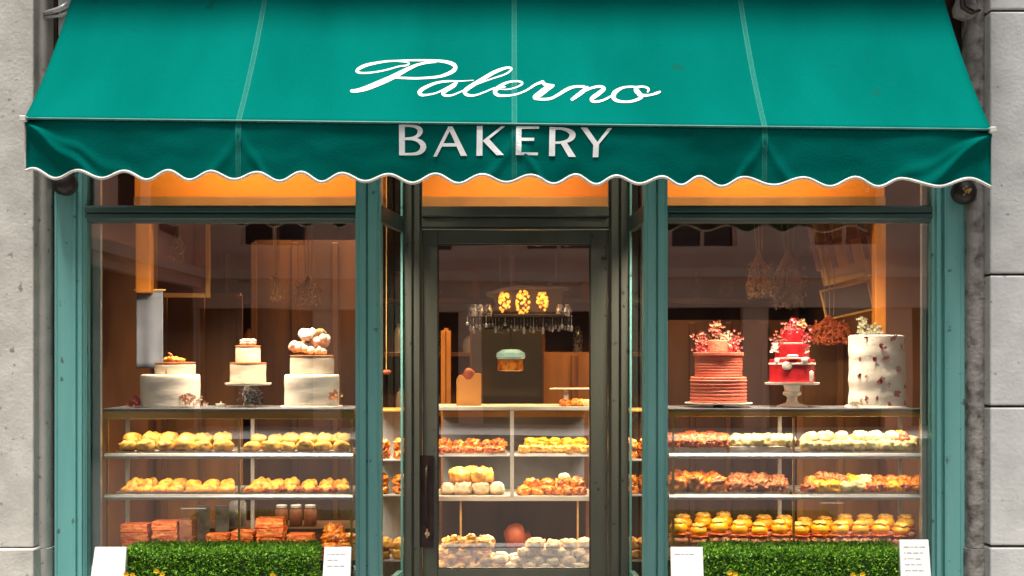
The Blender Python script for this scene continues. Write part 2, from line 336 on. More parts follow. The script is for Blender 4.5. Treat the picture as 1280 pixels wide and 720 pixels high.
# stone piers: blocks with joints, moulding, dark joint to the shopfront
def pier(side):
    if side < 0:
        r = empty('stone_pier', (ax(42, -0.15), 0, 0)); ox = ax(42, -0.15)
        tag(r, 'warm beige stone pier left of the teal shopfront, stepped out at its base', 'pier')
        m = 'stone_warm'; x0, x1 = -3.6, ox
        joints = [az(686, -0.15), -0.0]
        rows = [(0, az(686, -.17), -.185, 0.004), (az(686, -.15) + .008, 4.6, -.15, 0), (4.61, 9, -.15, 0)]
    else:
        r = empty('stone_pier', (ax(1238, -0.15), 0, 0)); ox = ax(1238, -0.15)
        tag(r, 'cool grey stone pier of stacked blocks right of the teal shopfront', 'pier')
        m = 'stone_cool'; x0, x1 = ox, 3.6
        zz = [0, az(683, -.15), az(508, -.15), az(343, -.15), az(13, -.15), 4.6, 9]
        rows = [(zz[i] + (0.006 if i else 0), zz[i + 1] - 0.006, -.15, 0) for i in range(6)]
    for z0, z1, y, e in rows:
        b = MB()
        b.box(x0 - ox, x1 - ox + (e * 3 if side < 0 else 0), y, 0.3, z0, z1)
        b.build('stone_block', m, r, bevel=0.008)
    b = MB(); b.box(x0 - ox + (0.0 if side < 0 else .012), x1 - ox - (0.012 if side < 0 else 0), -0.128, 0.29, 0, 8.9)
    b.build('mortar_joint', 'mortar', r)
    # rounded moulding beside the block
    if side < 0:
        a0, a1 = ax(43.5, -0.06) - ox, ax(58, -0.06) - ox
        base = az(686, -.06)
    else:
        a0, a1 = ax(1211, -0.06) - ox, ax(1234, -0.06) - ox
        base = az(686, -.06)
    n = 8
    def prof(grow):
        pts = [(a0 - (grow if side < 0 else grow), 0.28)]
        for i in range(n + 1):
            t = math.pi * i / n
            pts.append(((a0 + a1) / 2 - math.cos(t) * ((a1 - a0) / 2 + grow), -0.03 - math.sin(t) * (0.045 + grow)))
        pts.append((a1 + grow, 0.28)); return pts
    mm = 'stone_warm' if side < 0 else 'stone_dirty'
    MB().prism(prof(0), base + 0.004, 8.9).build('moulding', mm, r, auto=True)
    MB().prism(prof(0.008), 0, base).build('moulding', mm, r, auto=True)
pier(-1); pier(1)
# dark weathered joint between pier and joinery
def gap(x0, x1, lab):
    g = MB()
    nz = 90; a = (x0 + x1) / 2
    vs = []; fs = []
    for i in range(nz + 1):
        z = 3.9 * i / nz
        j = 0.004 * noise.noise(Vector((x0, 0, z * 9))) + 0.004 * noise.noise(Vector((x0, 3, z * 30)))
        vs += [(x0 + j, 0.02, z), (x0 + (x1 - x0) * .45 + j, 0.012, z), (x0 + (x1 - x0) * .5 + j, 0.05, z), (x1, 0.04, z)]
    for i in range(nz):
        for k in range(3): fs.append((i * 4 + k, i * 4 + k + 1, i * 4 + k + 5, i * 4 + k + 4))
    g.add(vs, fs); g.box(x0, x1, 0.07, 0.2, 0, 3.9)
    tag(g.build('weathered_joint', 'rusty'), lab, 'joint')
gap(ax(56, 0), XL - .001, 'dark rust stained joint between the beige pier and the teal post')
gap(XR + .001, ax(1213, 0), 'narrow dark joint between the teal post and the grey stone pier')

# ------------------------------------------------------------ shopfront joinery
sf = empty('shopfront', (0, 0, 0))
tag(sf, 'teal painted timber shopfront with two large panes and a recessed glazed door', 'shopfront')
ZT = 2.92                      # top of joinery
ZB = 0.30                      # sill level
zb0, zb1 = az(277, 0), az(256, 0)    # transom bar

def grooved(x0, x1, steps, z0, z1, name, m, yb=0.12, parent=sf):
    """post whose front steps in and out: steps = [(fraction, y)]"""
    pts = [(x0, yb)]
    px_ = x0
    xs = [x0 + (x1 - x0) * f for f, _ in steps] + [x1]
    for i, (f, y) in enumerate(steps):
        pts.append((xs[i] + (0.0012 if i else 0), y)); pts.append((xs[i + 1] - 0.0012 if i < len(steps) - 1 else xs[i + 1], y))
    pts.append((x1, yb))
    o = MB().prism(pts, z0, z1).build(name, m, parent, bevel=0.002)
    return o
# outer posts
grooved(XL, ax(106, 0), [(0, 0.0), (.08, .008), (.58, .0), (.70, .018), (.76, .004), (.9, .02), (.96, .03)], 0, ZT, 'outer_post', 'frame_paint')
grooved(ax(1167, 0), XR, [(0, .03), (.12, .012), (.26, .035), (.36, .0), (.42, .008), (.88, .0)], 0, ZT, 'outer_post', 'frame_paint')
# inner posts flanking the door recess
grooved(ax(444, 0), ax(476, 0), [(0, .012), (.16, .0), (.42, .018), (.50, -.004), (.86, .01)], 0, ZT, 'mullion_post', 'frame_paint')
grooved(ax(805, 0), ax(835, 0), [(0, .01), (.14, -.004), (.5, .018), (.58, .0), (.84, .012)], 0, ZT, 'mullion_post', 'frame_paint')
def bar(x0, x1, name='transom_bar', m='bar_paint'):
    pts = [(0.12, zb0), (0.035, zb0), (0.03, zb0 + .012), (0.012, zb0 + .02), (0.012, zb0 + .04), (.022, zb0 + .046), (.008, zb0 + .055), (.008, zb1 - .012), (.03, zb1), (.12, zb1)]
    return MB().prism_x(pts, x0, x1).build(name, m, sf, bevel=0.0015)
bar(ax(106, 0) + .001, ax(444, 0) - .001); bar(ax(835, 0) + .001, ax(1167, 0) - .001)
MB().box(ax(106, 0) + .001, ax(444, 0) - .001, .01, .12, 2.82, ZT - .001).build('head_rail', 'frame_paint', sf, bevel=.002)
MB().box(ax(835, 0) + .001, ax(1167, 0) - .001, .01, .12, 2.82, ZT - .001).build('head_rail', 'frame_paint', sf, bevel=.002)
for a, b in ((106, 444), (835, 1167)):
    MB().box(ax(a, 0) + .001, ax(b, 0) - .001, -.02, .14, ZB - .07, ZB).build('window_sill', 'frame_paint', sf, bevel=.004)
    MB().box(ax(a, 0) + .001, ax(b, 0) - .001, .015, .12, 0, ZB - .071).build('stall_riser', 'frame_paint', sf, bevel=.004)
    MB().box(ax(a, 0) - .004, ax(b, 0) + .004, .066, .074, ZB + .001, zb0 - .001).build('window_glass', 'window_glass', sf)
    MB().box(ax(a, 0) - .004, ax(b, 0) + .004, .066, .074, zb1 + .001, 2.819).build('transom_glass', 'window_glass', sf)
# pale metal strips at the outer jambs
for a, b, c in ((109, 117, 127), (1161, 1157, 1151)):
    x0, x1 = sorted((ax(a, .08), ax(b, .08)))
    MB().box(x0, x1, .13, .16, ZB, ZT - .1).build('jamb_strip', 'frame_paint', sf, bevel=.002)
    x0, x1 = sorted((ax(b, .12) , ax(c, .12)))
    MB().box(x0, x1, .1, .135, ZB, ZT - .1).build('jamb_strip', 'pale_metal', sf, bevel=.003)

# door recess
YD = 0.6
CL = (ax(476, 0), .0); CR = (ax(805, 0), .0)
DL = (ax(505, YD), YD); DR = (ax(786, YD), YD)
def slant(z0, z1, y0, y1, t0, t1, a, b, name, m, grow=0.0):
    """box running from plan point a to b between fractions t0..t1, thickness y0..y1 across"""
    A = Vector((a[0], a[1], 0)); B = Vector((b[0], b[1], 0)); d = (B - A); n = Vector((-d.y, d.x, 0)).normalized()
    if n.x * a[0] < 0: n = -n
    p = [A + d * t0 + n * y0, A + d * t1 + n * y0, A + d * t1 + n * y1, A + d * t0 + n * y1]
    pts = [(q.x, q.y) for q in p]
    ar = sum(pts[i][0] * pts[(i + 1) % 4][1] - pts[(i + 1) % 4][0] * pts[i][1] for i in range(4))
    if ar < 0: pts = pts[::-1]
    return MB().prism(pts, z0, z1).build(name, m, sf, bevel=.0015)
for a, b in ((CL, DL), (CR, DR)):
    slant(0, ZT, .002, .02, .0, .04, a, b, 'side_stile', 'frame_paint')
    slant(0, ZT, .002, .014, .955, 1.0, a, b, 'side_stile', 'frame_paint')
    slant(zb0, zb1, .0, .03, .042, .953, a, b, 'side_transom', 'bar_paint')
    slant(ZB - .06, ZB, .0, .03, .042, .953, a, b, 'side_sill', 'frame_paint')
    slant(0, ZB - .061, .01, .03, .042, .953, a, b, 'side_panel', 'frame_paint')
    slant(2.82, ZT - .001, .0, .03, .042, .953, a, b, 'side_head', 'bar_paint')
    slant(ZB + .001, zb0 - .001, .004, .009, .0425, .9525, a, b, 'side_glass', 'thin_glass')
    slant(zb1 + .001, 2.819, .004, .009, .0425, .9525, a, b, 'side_glass', 'thin_glass')
# door jambs
zd0 = az(286, YD)
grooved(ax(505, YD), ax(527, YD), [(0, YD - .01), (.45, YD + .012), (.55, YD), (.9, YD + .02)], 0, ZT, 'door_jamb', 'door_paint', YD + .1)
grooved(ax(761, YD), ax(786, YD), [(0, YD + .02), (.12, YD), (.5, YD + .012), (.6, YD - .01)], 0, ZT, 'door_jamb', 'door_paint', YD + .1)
zt = az(258, YD)
pts = [(YD + .1, zd0), (YD + .02, zd0), (YD + .02, zd0 + .008), (YD + .005, zd0 + .014), (YD + .005, zd0 + .06), (YD + .015, zd0 + .066), (YD - .005, zd0 + .075), (YD - .005, zt), (YD + .1, zt)]
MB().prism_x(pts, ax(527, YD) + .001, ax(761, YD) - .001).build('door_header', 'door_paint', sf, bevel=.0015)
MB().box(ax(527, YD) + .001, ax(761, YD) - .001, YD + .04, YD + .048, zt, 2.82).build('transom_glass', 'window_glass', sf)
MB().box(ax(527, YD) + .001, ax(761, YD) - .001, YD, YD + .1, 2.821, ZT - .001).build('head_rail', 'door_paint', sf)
# pale metal bead under the header
MB().box(ax(527, YD) + .001, ax(761, YD) - .001, YD - .0, YD + .018, zd0 - .004, zd0 - .001).build('bead', 'pale_metal', sf)
# soffit over the recess
MB().prism([(CL[0], .05), (CR[0], .05), (DR[0], YD), (DL[0], YD)], ZT + .001, ZT + .05).build('recess_soffit', 'dark_wood', sf)
struct('threshold', MB().prism([(CL[0] + .002, -.02), (CR[0] - .002, -.02), (DR[0], YD + .1), (DL[0], YD + .1)], 0.001, .06), 'stone_cool')

# door leaf
Yd = YD + .03
dx0, dx1 = ax(528.5, Yd), ax(759.5, Yd); gx0, gx1 = ax(547, Yd), ax(738, Yd)
gz1 = az(305, Yd); gz0 = 0.30; dz1 = zd0 - .006
door = MB().box(dx0, gx0, Yd, Yd + .045, .07, dz1)
door.box(gx1, dx1, Yd, Yd + .045, .07, dz1); door.box(gx0 + .0005, gx1 - .0005, Yd, Yd + .045, gz1, dz1); door.box(gx0 + .0005, gx1 - .0005, Yd, Yd + .045, .07, gz0)
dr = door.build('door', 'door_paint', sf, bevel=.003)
MB().box(gx0 - .004, gx1 + .004, Yd + .02, Yd + .027, gz0 - .004, gz1 + .004).build('door_glass', 'window_glass', dr)
bd = MB()
for q in ((gx0, gx0 + .006, gz0 + .0062, gz1 - .0062), (gx1 - .006, gx1, gz0 + .0062, gz1 - .0062)): bd.box(q[0], q[1], Yd + .004, Yd + .0195, q[2], q[3])
bd.box(gx0, gx1, Yd + .004, Yd + .0195, gz1 - .006, gz1); bd.box(gx0, gx1, Yd + .004, Yd + .0195, gz0, gz0 + .006)
bd.build('glazing_bead', 'black_iron', dr)
# lock plate and pull
hp = MB().box(ax(525.5, Yd), ax(542, Yd), Yd - .014, Yd - .001, az(684, Yd), az(569, Yd)).build('lock_plate', 'plate_metal', dr, bevel=.003)
h = MB(); hx = ax(534, Yd)
h.tube([(hx, Yd - .014, az(582, Yd)), (hx, Yd - .05, az(586, Yd)), (hx, Yd - .055, az(600, Yd)), (hx, Yd - .055, az(640, Yd)), (hx, Yd - .05, az(652, Yd)), (hx, Yd - .014, az(656, Yd))], .009)
h.build('door_pull', 'black_iron', dr, smooth=True)
h = MB(); h.lathe([(.0, 0), (.012, 0.0), (.014, .008), (.008, .014), (0, .015)], (0, 0, 0), 16)
k = h.build('lock_cylinder', 'steel', dr, smooth=True); k.rotation_euler = (R(90), 0, 0); k.location = (hx + .002, Yd - .014, az(667, Yd))
kk = MB().box(hx - .002, hx + .006, Yd - .045, Yd - .03, az(671, Yd), az(660, Yd)).build('key', 'brass', dr, bevel=.001)

# ------------------------------------------------------------ awning
XA, XB = -2.179, 2.143
def a_z(X, v): return EYE + 1.041 + 0.85 * v + 0.4 * v * v + (-0.0116 * X) * (1 - v)
def a_pt(X, v, off=0.0):
    s = 0.85 + 0.8 * v; n = Vector((0, -s, 1)).normalized()
    sag = 0
    und = (0.006 * math.sin(X * 5.1 + 1) - .012 * math.cos(min((X - q_) * (X - q_) for q_ in SEAMX) ** .5 * 5.5) ** 2 * -1 + .004 * noise.noise(Vector((X * 2.5, v * 3, 1)))) * math.sin(math.pi * min(1, v / 0.9))
    return Vector((X, -1 + v, a_z(X, v) + und)) + n * off
def on_slope(px, py, off):
    lo, hi = -0.05, 1.0
    for _ in range(40):
        v = (lo + hi) / 2; X = (px - CX) / F * (6 + v)
        if a_pt(X, v).z > EYE + (CYH - py) / F * (6 + v): hi = v
        else: lo = v
    return a_pt(X, v, off)
SEAMX = [ax(298, -1), ax(643, -1), ax(956, -1)]
aw = empty('shop_awning', (0, -1, EYE + 1.04))
tag(aw, 'green fabric shop awning with scalloped white edged valance reading Palermo Bakery', 'awning')
def rel(mb):
    mb.v = [(x, y + 1, z - EYE - 1.04) for x, y, z in mb.v]; return mb
g = MB(); nu, nv = 120, 36; vs = []
for j in range(nv + 1):
    for i in range(nu + 1): vs.append(a_pt(XA + (XB - XA) * i / nu, j / nv))
g.add(vs, [(j * (nu + 1) + i, j * (nu + 1) + i + 1, (j + 1) * (nu + 1) + i + 1, (j + 1) * (nu + 1) + i) for j in range(nv) for i in range(nu)])
cn = rel(g).build('canopy', 'awning_cloth', aw, smooth=True)
sm = cn.modifiers.new('solid', 'SOLIDIFY'); sm.thickness = .004; sm.offset = -1

CREST = [-20, 40, 97, 154, 210, 265, 321, 376, 428, 485, 544, 603, 663, 720, 771, 828, 875, 932, 1004, 1070, 1127, 1212, 1290]
def v_bot(X):
    px = CX + X * F / 6
    for i in range(len(CREST) - 1):
        if CREST[i] <= px <= CREST[i + 1]: t = (px - CREST[i]) / (CREST[i + 1] - CREST[i]); break
    amp = .019 * (1 + .15 * math.sin(px * .037))
    yc = 216 + 13 * ((px - 30) / 1205) ** 0.75 if px > 30 else 216
    return EYE + (CYH - yc) / 280.0 + amp * math.cos(2 * math.pi * t)
def v_disp(X, w):
    d = 0.010 * math.sin(X * 4.3 + .6) * w + 0.006 * math.sin(X * 9.7 + 2) * w
    for xc, s in ((XA, 1), (XB, -1)):
        q = (X - xc) * s
        for slope, A, wd in ((.30, .019, .10), (.46, .008, .09)):
            c = q / slope
            d += A * math.exp(-((w - c - .05) / wd / (0.6 + w)) ** 2) * min(1, w * 4 + .3) * math.exp(-q * 1.2)
        d += -.02 * math.exp(-(q / .05) ** 2) * (1 - w)
    for sx in SEAMX:
        q = X - sx
        for s, ww in ((1, 1), (-1, .9)):
            c = .25 + (s * q) / .15
            if s * q > -.02: d += ww * .014 * math.exp(-((w - c) / .16) ** 2) * w * math.exp(-abs(q) * 4)
    d += .003 * noise.noise(Vector((X * 6, w * 3, 0)))
    return d
def v_pt(X, w, off=0.0):
    zt_ = a_z(X, 0); zb = v_bot(X)
    return Vector((X, -1.0 - v_disp(X, w) - off + .008 * w, zt_ + (zb - zt_) * w))
g = MB(); nu, nv = 600, 26; vs = []
for j in range(nv + 1):
    for i in range(nu + 1): vs.append(v_pt(XA + (XB - XA) * i / nu, j / nv))
g.add(vs, [(j * (nu + 1) + i, (j + 1) * (nu + 1) + i, (j + 1) * (nu + 1) + i + 1, j * (nu + 1) + i + 1) for j in range(nv) for i in range(nu)])
va = rel(g).build('valance', 'awning_cloth', aw, smooth=True)
sm = va.modifiers.new('solid', 'SOLIDIFY'); sm.thickness = .004; sm.offset = -1
g = MB(); g.tube([v_pt(XA + (XB - XA) * i / 500, 1.0) for i in range(501)], .0068, 8); rel(g).build('edge_binding', 'white_trim', aw, smooth=True)
g = MB(); g.tube([v_pt(XA, j / 12) for j in range(13)], .004, 6); rel(g).build('edge_binding', 'white_trim', aw, smooth=True)
g = MB(); g.tube([v_pt(XB, j / 12) for j in range(13)], .003, 6); rel(g).build('edge_binding', 'bar_edge', aw, smooth=True)
g = MB(); g.tube([Vector((X, -1.004, a_z(X, 0) + .001)) for X in [XA + (XB - XA) * i / 60 for i in range(61)]], .0055, 10); rel(g).build('edge_bar', 'bar_edge', aw, smooth=True)
for s, X in ((-1, XA), (1, XB)):
    g = MB(); g.box(X - .014, X + .014, -1.022, -.985, a_z(X, 0) - .014, a_z(X, 0) + .012); rel(g).build('bar_cap', 'white_trim', aw, bevel=.004)
for sx in SEAMX:
    g = MB(); vs = []; hw = .0125
    N = 40
    for i in range(N + 1): vs += [a_pt(sx - hw, i / N, .0010), a_pt(sx + hw, i / N, .0010)]
    g.add(vs, [(2 * i, 2 * i + 1, 2 * i + 3, 2 * i + 2) for i in range(N)])
    vs = []
    for i in range(N + 1): vs += [v_pt(sx - hw, i / N * .96, .0012), v_pt(sx + hw, i / N * .96, .0012)]
    g.add(vs, [(2 * i, 2 * i + 2, 2 * i + 3, 2 * i + 1) for i in range(N)])
    so_ = rel(g).build('seam', 'seam_cloth', aw)
    g = MB()
    for e in (-.010, .010):
        for i in range(0, 150):
            a, b = i / 150, (i + .62) / 150
            p = [a_pt(sx + e - .0012, a, .0016), a_pt(sx + e + .0012, a, .0016), a_pt(sx + e + .0012, b, .0016), a_pt(sx + e - .0012, b, .0016)]
            g.add(p, [(0, 1, 2, 3)])
        for i in range(0, 30):
            a, b = i / 32, (i + .62) / 32
            p = [v_pt(sx + e - .001, a, .002), v_pt(sx + e + .001, a, .002), v_pt(sx + e + .001, b, .002), v_pt(sx + e - .001, b, .002)]
            g.add(p, [(3, 2, 1, 0)])
    st = rel(g).build('stitching', 'stitch', so_)
# frame behind the cloth
for X in (XA + .06, XB - .06):
    g = MB(); g.tube([(X, -.985, a_z(X, 0) - .02), (X, -.35, EYE + 1.30), (X, .03, EYE + 1.46)], .016, 10); rel(g).build('folding_arm', 'black_iron', aw, smooth=True)
g = MB(); g.tube([(XA + .01, .0 - .03, 3.84), (XB - .01, -.03, 3.84)], .05, 14); rel(g).build('roller', 'black_iron', aw, smooth=True)

# dark round brackets at the top of the joinery
for px, lab, orn in ((80, 'dark round iron bracket under the left end of the awning', False), (1206, 'dark round iron boss with gilt rosette under the right end of the awning', True)):
    p = at(px, 229 if not orn else 240, -.06)
    b = empty('iron_bracket', p); tag(b, lab, 'bracket')
    g = MB(); g.lathe([(0, 0), (.05, 0), (.062, .012), (.062, .06), (.04, .085), (.0, .09)], (0, 0, 0), 24)
    o = g.build('boss', 'black_iron', b, smooth=True); o.rotation_euler = (R(90), 0, 0); o.location = (0, .05, 0)
    MB().box(-.07 if px < 600 else -.03, .04 if px < 600 else .08, .02, .06, .02, .09).build('arm', 'black_iron', b, bevel=.01)
    if orn:
        g = MB()
        for i in range(14):
            a = random.random() * 6.28; r_ = random.random() * .028
            g.blob((r_ * math.cos(a), -.045, r_ * math.sin(a)), (.008, .006, .008), .3, 2, i, 1)
        g.build('rosette', 'dried_flower', b, smooth=True)
# pieces seen above the awning at both ends
lw = empty('metal_latch', at(82, 15, -.02)); tag(lw, 'pale metal latch on the joinery above the left end of the awning', 'latch')
g = MB(); g.box(-.03, .05, -.03, .0, -.13, .12); g.build('back_plate', 'pale_metal', lw, bevel=.006)
g = MB(); g.tube([(-.10, -.04, -.02), (-.02, -.05, .0), (.04, -.04, .035)], .012, 8, .018); g.tube([(-.10, -.04, -.04), (0, -.05, -.03), (.03, -.035, 0)], .008, 8); g.build('lever', 'steel', lw, smooth=True)
lr = empty('wall_lantern', at(1207, 0, -.05)); tag(lr, 'weathered grey metal casing on the wall above the right end of the awning', 'fitting')
g = MB()
g.lathe([(.0, -.10), (.035, -.10), (.06, -.085), (.065, -.05), (.05, .0), (.05, .16), (0, .17)], (0, 0, 0), 20, wob=.1); g.build('casing', 'stone_dirty', lr, smooth=True)
g = MB(); g.tube([(-.05, -.07, .02), (-.045, -.075, -.06), (0, -.08, -.09), (.05, -.07, -.07)], .008, 6); g.tube([(-.03, -.06, .05), (-.025, -.07, -.05), (.02, -.07, -.075)], .006, 6); g.build('cable', 'black_iron', lr, smooth=True)

# ------------------------------------------------------------ lettering on the awning
def catmull(p, n=8):
    out = []
    for i in range(len(p) - 1):
        p0 = p[max(i - 1, 0)]; p1 = p[i]; p2 = p[i + 1]; p3 = p[min(i + 2, len(p) - 1)]
        for k in range(n):
            t = k / n
            out.append(tuple(0.5 * ((2 * b) + (-a + c) * t + (2 * a - 5 * b + 4 * c - d) * t * t + (-a + 3 * b - 3 * c + d) * t ** 3) for a, b, c, d in zip(p0, p1, p2, p3)))
    out.append(tuple(p[-1])); return out
def ribbon(mb, pts, tf, place, off0, off1, smooth=True, round_=True):
    q = catmull([(tf(u, v) + (wd / tf.k,)) for u, v, wd in pts], 9) if smooth else [(tf(u, v) + (wd / tf.k,)) for u, v, wd in pts]
    n = len(q); vs = []; rows = []
    seq = []
    for i in range(n):
        a = q[max(i - 1, 0)]; b = q[min(i + 1, n - 1)]
        tx, ty = b[0] - a[0], b[1] - a[1]; l = math.hypot(tx, ty) or 1; tx /= l; ty /= l
        seq.append((q[i][0], q[i][1], tx, ty, max(q[i][2], .6) / 2))
    full = []
    if round_:
        x, y, tx, ty, h = seq[0]
        for a in (0.15, .5, .8): full.append((x - tx * h * math.cos(a * math.pi / 2), y - ty * h * math.cos(a * math.pi / 2), tx, ty, h * math.sin(a * math.pi / 2)))
    full += seq
    if round_:
        x, y, tx, ty, h = seq[-1]
        for a in (.8, .5, .15): full.append((x + tx * h * math.cos(a * math.pi / 2), y + ty * h * math.cos(a * math.pi / 2), tx, ty, h * math.sin(a * math.pi / 2)))
    for i, (x, y, tx, ty, h) in enumerate(full):
        o = off0 + (off1 - off0) * i / len(full)
        vs += [place(x - ty * h, y + tx * h, o), place(x + ty * h, y - tx * h, o)]
    mb.add(vs, [(2 * i, 2 * i + 1, 2 * i + 3, 2 * i + 2) for i in range(len(full) - 1)])
class TF:
    def __init__(s, ox, oy, k): s.ox = ox; s.oy = oy; s.k = k
    def __call__(s, u, v): return (s.ox + u / s.k, s.oy + v / s.k)
t1 = TF(430, 65, 6.4); t2 = TF(630, 65, 6.4)
S1 = [(440, 80, 5), (500, 84, 9), (520, 95, 12), (500, 110, 12), (440, 118, 11), (330, 148, 12), (220, 167, 13), (135, 170, 15), (103, 156, 20), (125, 132, 24), (180, 108, 24), (250, 92, 20), (340, 78, 15), (430, 73, 14), (560, 69, 14), (700, 71, 17), (800, 79, 23), (868, 98, 29), (891, 125, 31), (872, 156, 30), (815, 184, 25), (740, 203, 19), (600, 213, 17), (480, 211, 17), (385, 206, 14)]
S2 = [(735, 84, 10), (650, 91, 16), (570, 112, 22), (480, 155, 32), (380, 208, 40), (280, 252, 42), (180, 292, 38), (110, 311, 30), (60, 315, 22)]
Aa = [(1035, 229, 5), (930, 236, 8), (830, 237, 15), (740, 250, 19), (650, 287, 26), (605, 322, 30), (618, 346, 22), (665, 346, 14), (740, 330, 12), (830, 288, 15), (900, 248, 20)]
Ab = [(900, 244, 20), (880, 275, 22), (820, 310, 26), (792, 335, 26), (815, 352, 18), (870, 347, 13), (940, 318, 10), (1040, 272, 8), (1160, 225, 10), (1280, 185, 12), (1325, 158, 14), (1340, 136, 15), (1318, 128, 16), (1270, 138, 22), (1190, 172, 28), (1090, 232, 30), (1000, 288, 32), (965, 322, 30), (990, 348, 22), (1050, 349, 14), (1130, 322, 12), (1210, 290, 10), (1290, 282, 9)]
Eb = [(-60, 296, 6), (20, 303, 9), (90, 288, 10), (138, 265, 14), (143, 246, 15), (100, 237, 14), (30, 246, 17), (-35, 280, 28), (-72, 318, 32), (-50, 348, 24), (20, 353, 16), (100, 341, 14), (180, 310, 14), (250, 265, 18), (312, 242, 20)]
Rb = [(305, 242, 24), (335, 266, 26), (395, 272, 18)]
Rc = [(385, 280, 22), (345, 295, 44), (285, 340, 46), (245, 366, 30), (275, 380, 20), (365, 378, 20), (430, 348, 22), (500, 305, 26), (560, 283, 20), (640, 280, 18)]
Nb = [(665, 288, 24), (620, 328, 32), (545, 383, 24)]
Nc = [(560, 375, 12), (630, 325, 16), (700, 292, 18), (765, 280, 20), (800, 298, 26), (755, 338, 34), (702, 378, 30), (720, 401, 20), (790, 391, 17), (870, 350, 15)]
Ob = [(1080, 287, 14), (1020, 282, 15), (950, 290, 18), (890, 325, 34), (875, 362, 36), (900, 392, 24), (970, 403, 17), (1040, 394, 20), (1100, 362, 26), (1060, 315, 38), (1058, 286, 16), (1120, 283, 16), (1155, 300, 17), (1150, 322, 14)]
Oc = [(1075, 348, 20), (1110, 352, 24), (1170, 348, 16), (1225, 332, 20), (1248, 322, 14)]
word = MB(); o_ = .0020
for i, (st_, tf) in enumerate(((S1, t1), (S2, t1), (Aa, t1), (Ab, t1), (Eb, t2), (Rb, t2), (Rc, t2), (Nb, t2), (Nc, t2), (Ob, t2), (Oc, t2))):
    ribbon(word, st_, tf, on_slope, o_ + .0001 * i, o_ + .0001 * i + .0003)
wo_ = rel(word).build('lettering', 'white_paint', aw); wo_['label'] = 'white script word Palermo painted on the slope'
t3 = TF(490, 145, 8.533); t4 = TF(630, 145, 8.533)
def on_val(px, py, off):
    X = (px - CX) * 5.99 / F; z = EYE + (CYH - py) * 5.99 / F
    w_ = (z - a_z(X, 0)) / (v_bot(X) - a_z(X, 0))
    return v_pt(X, max(w_, -.05), off + .0012)
cap = MB(); kq = [0]
def quad(tf, p):
    kq[0] += 1; o = .0008 + .0002 * kq[0] % .003
    # subdivide for a surface that is not flat
    n = 8; vs = []
    for i in range(n + 1):
        t = i / n
        l = [p[0][k] + (p[3][k] - p[0][k]) * t for k in (0, 1)]; r_ = [p[1][k] + (p[2][k] - p[1][k]) * t for k in (0, 1)]
        vs += [on_val(*tf(*l), o), on_val(*tf(*r_), o)]
    cap.add(vs, [(2 * i, 2 * i + 2, 2 * i + 3, 2 * i + 1) for i in range(n)])
def rib(tf, pts):
    kq[0] += 1; o = .0008 + .0002 * kq[0] % .003; ribbon(cap, pts, tf, on_val, o, o + .0003, round_=False)
quad(t3, [(72, 88), (134, 88), (134, 412), (72, 412)])
rib(t3, [(110, 101, 26), (190, 101, 26), (250, 110, 34), (292, 135, 50), (298, 165, 54), (275, 203, 40), (220, 229, 28), (120, 238, 24)])
rib(t3, [(120, 240, 26), (210, 240, 28), (280, 258, 42), (326, 300, 60), (326, 345, 60), (285, 384, 42), (220, 398, 28), (110, 399, 26)])
quad(t3, [(600, 108), (640, 108), (475, 425), (437, 425)]); quad(t3, [(592, 108), (645, 108), (800, 420), (732, 420)]); quad(t3, [(548, 285), (672, 285), (690, 320), (530, 320)])
quad(t3, [(905, 103), (966, 103), (964, 420), (900, 420)]); quad(t3, [(1165, 106), (1205, 108), (990, 280), (966, 262)]); quad(t3, [(968, 262), (1030, 236), (1192, 415), (1115, 418)])
quad(t4, [(130, 108), (188, 108), (184, 416), (125, 416)]); quad(t4, [(170, 109), (376, 109), (372, 133), (170, 135)]); quad(t4, [(170, 230), (324, 230), (320, 263), (170, 263)]); quad(t4, [(160, 386), (364, 388), (360, 416), (160, 416)])
quad(t4, [(486, 115), (548, 115), (544, 425), (480, 425)])
rib(t4, [(530, 130, 28), (610, 130, 28), (680, 148, 42), (728, 182, 62), (726, 220, 62), (685, 258, 38), (610, 277, 26), (530, 281, 26)])
quad(t4, [(600, 280), (672, 280), (768, 432), (690, 432)])
quad(t4, [(820, 120), (888, 120), (1015, 300), (955, 310)]); quad(t4, [(1112, 126), (1155, 126), (1014, 300), (985, 290)]); quad(t4, [(954, 295), (1014, 290), (1008, 436), (948, 436)])
co_ = rel(cap).build('lettering', 'white_paint', aw); co_['label'] = 'white capitals BAKERY painted on the valance'

# ------------------------------------------------------------ room light (lit lamps inside the shop, and fill lights added for the cakes)
def area(name, loc, sx, sy, e, col, rot, parent):
    l = bpy.data.lights.new(name, 'AREA'); l.shape = 'RECTANGLE'; l.size = sx; l.size_y = sy; l.energy = e; l.color = col; l.spread = R(95) if name == 'bulb' and sx > 1.0 and parent.name.startswith('ceiling') and loc[2] == 0 and parent.location.y < .2 else R(115)
    o = bpy.data.objects.new(name, l); C.objects.link(o); o.location = loc; o.rotation_euler = rot; o.parent = parent; return o
def light_bar(x, y, z, ln, e, col, rot, lab):
    r = empty('ceiling_or_fill_light', (x, y, z)); tag(r, lab, 'light')
    MB().box(-ln / 2, ln / 2, -.03, .03, .022, .05).build('housing', 'white_metal', r)
    area('bulb', (0, 0, 0), ln * .95, .07, e, col, rot, r)
WARM = (1.0, 0.56, 0.22); AMB = (1.0, 0.82, 0.6)
for sx_ in (-1, 1):  # unseen lights added behind the transom bars to brighten the cakes
    light_bar(sx_ * 1.36, .155, 2.245, 1.06, 25, (1.0, .82, .62), (R(34), 0, 0), 'added fill light for the cakes hidden in the head of the ' + ('left' if sx_ < 0 else 'right') + ' shop window')
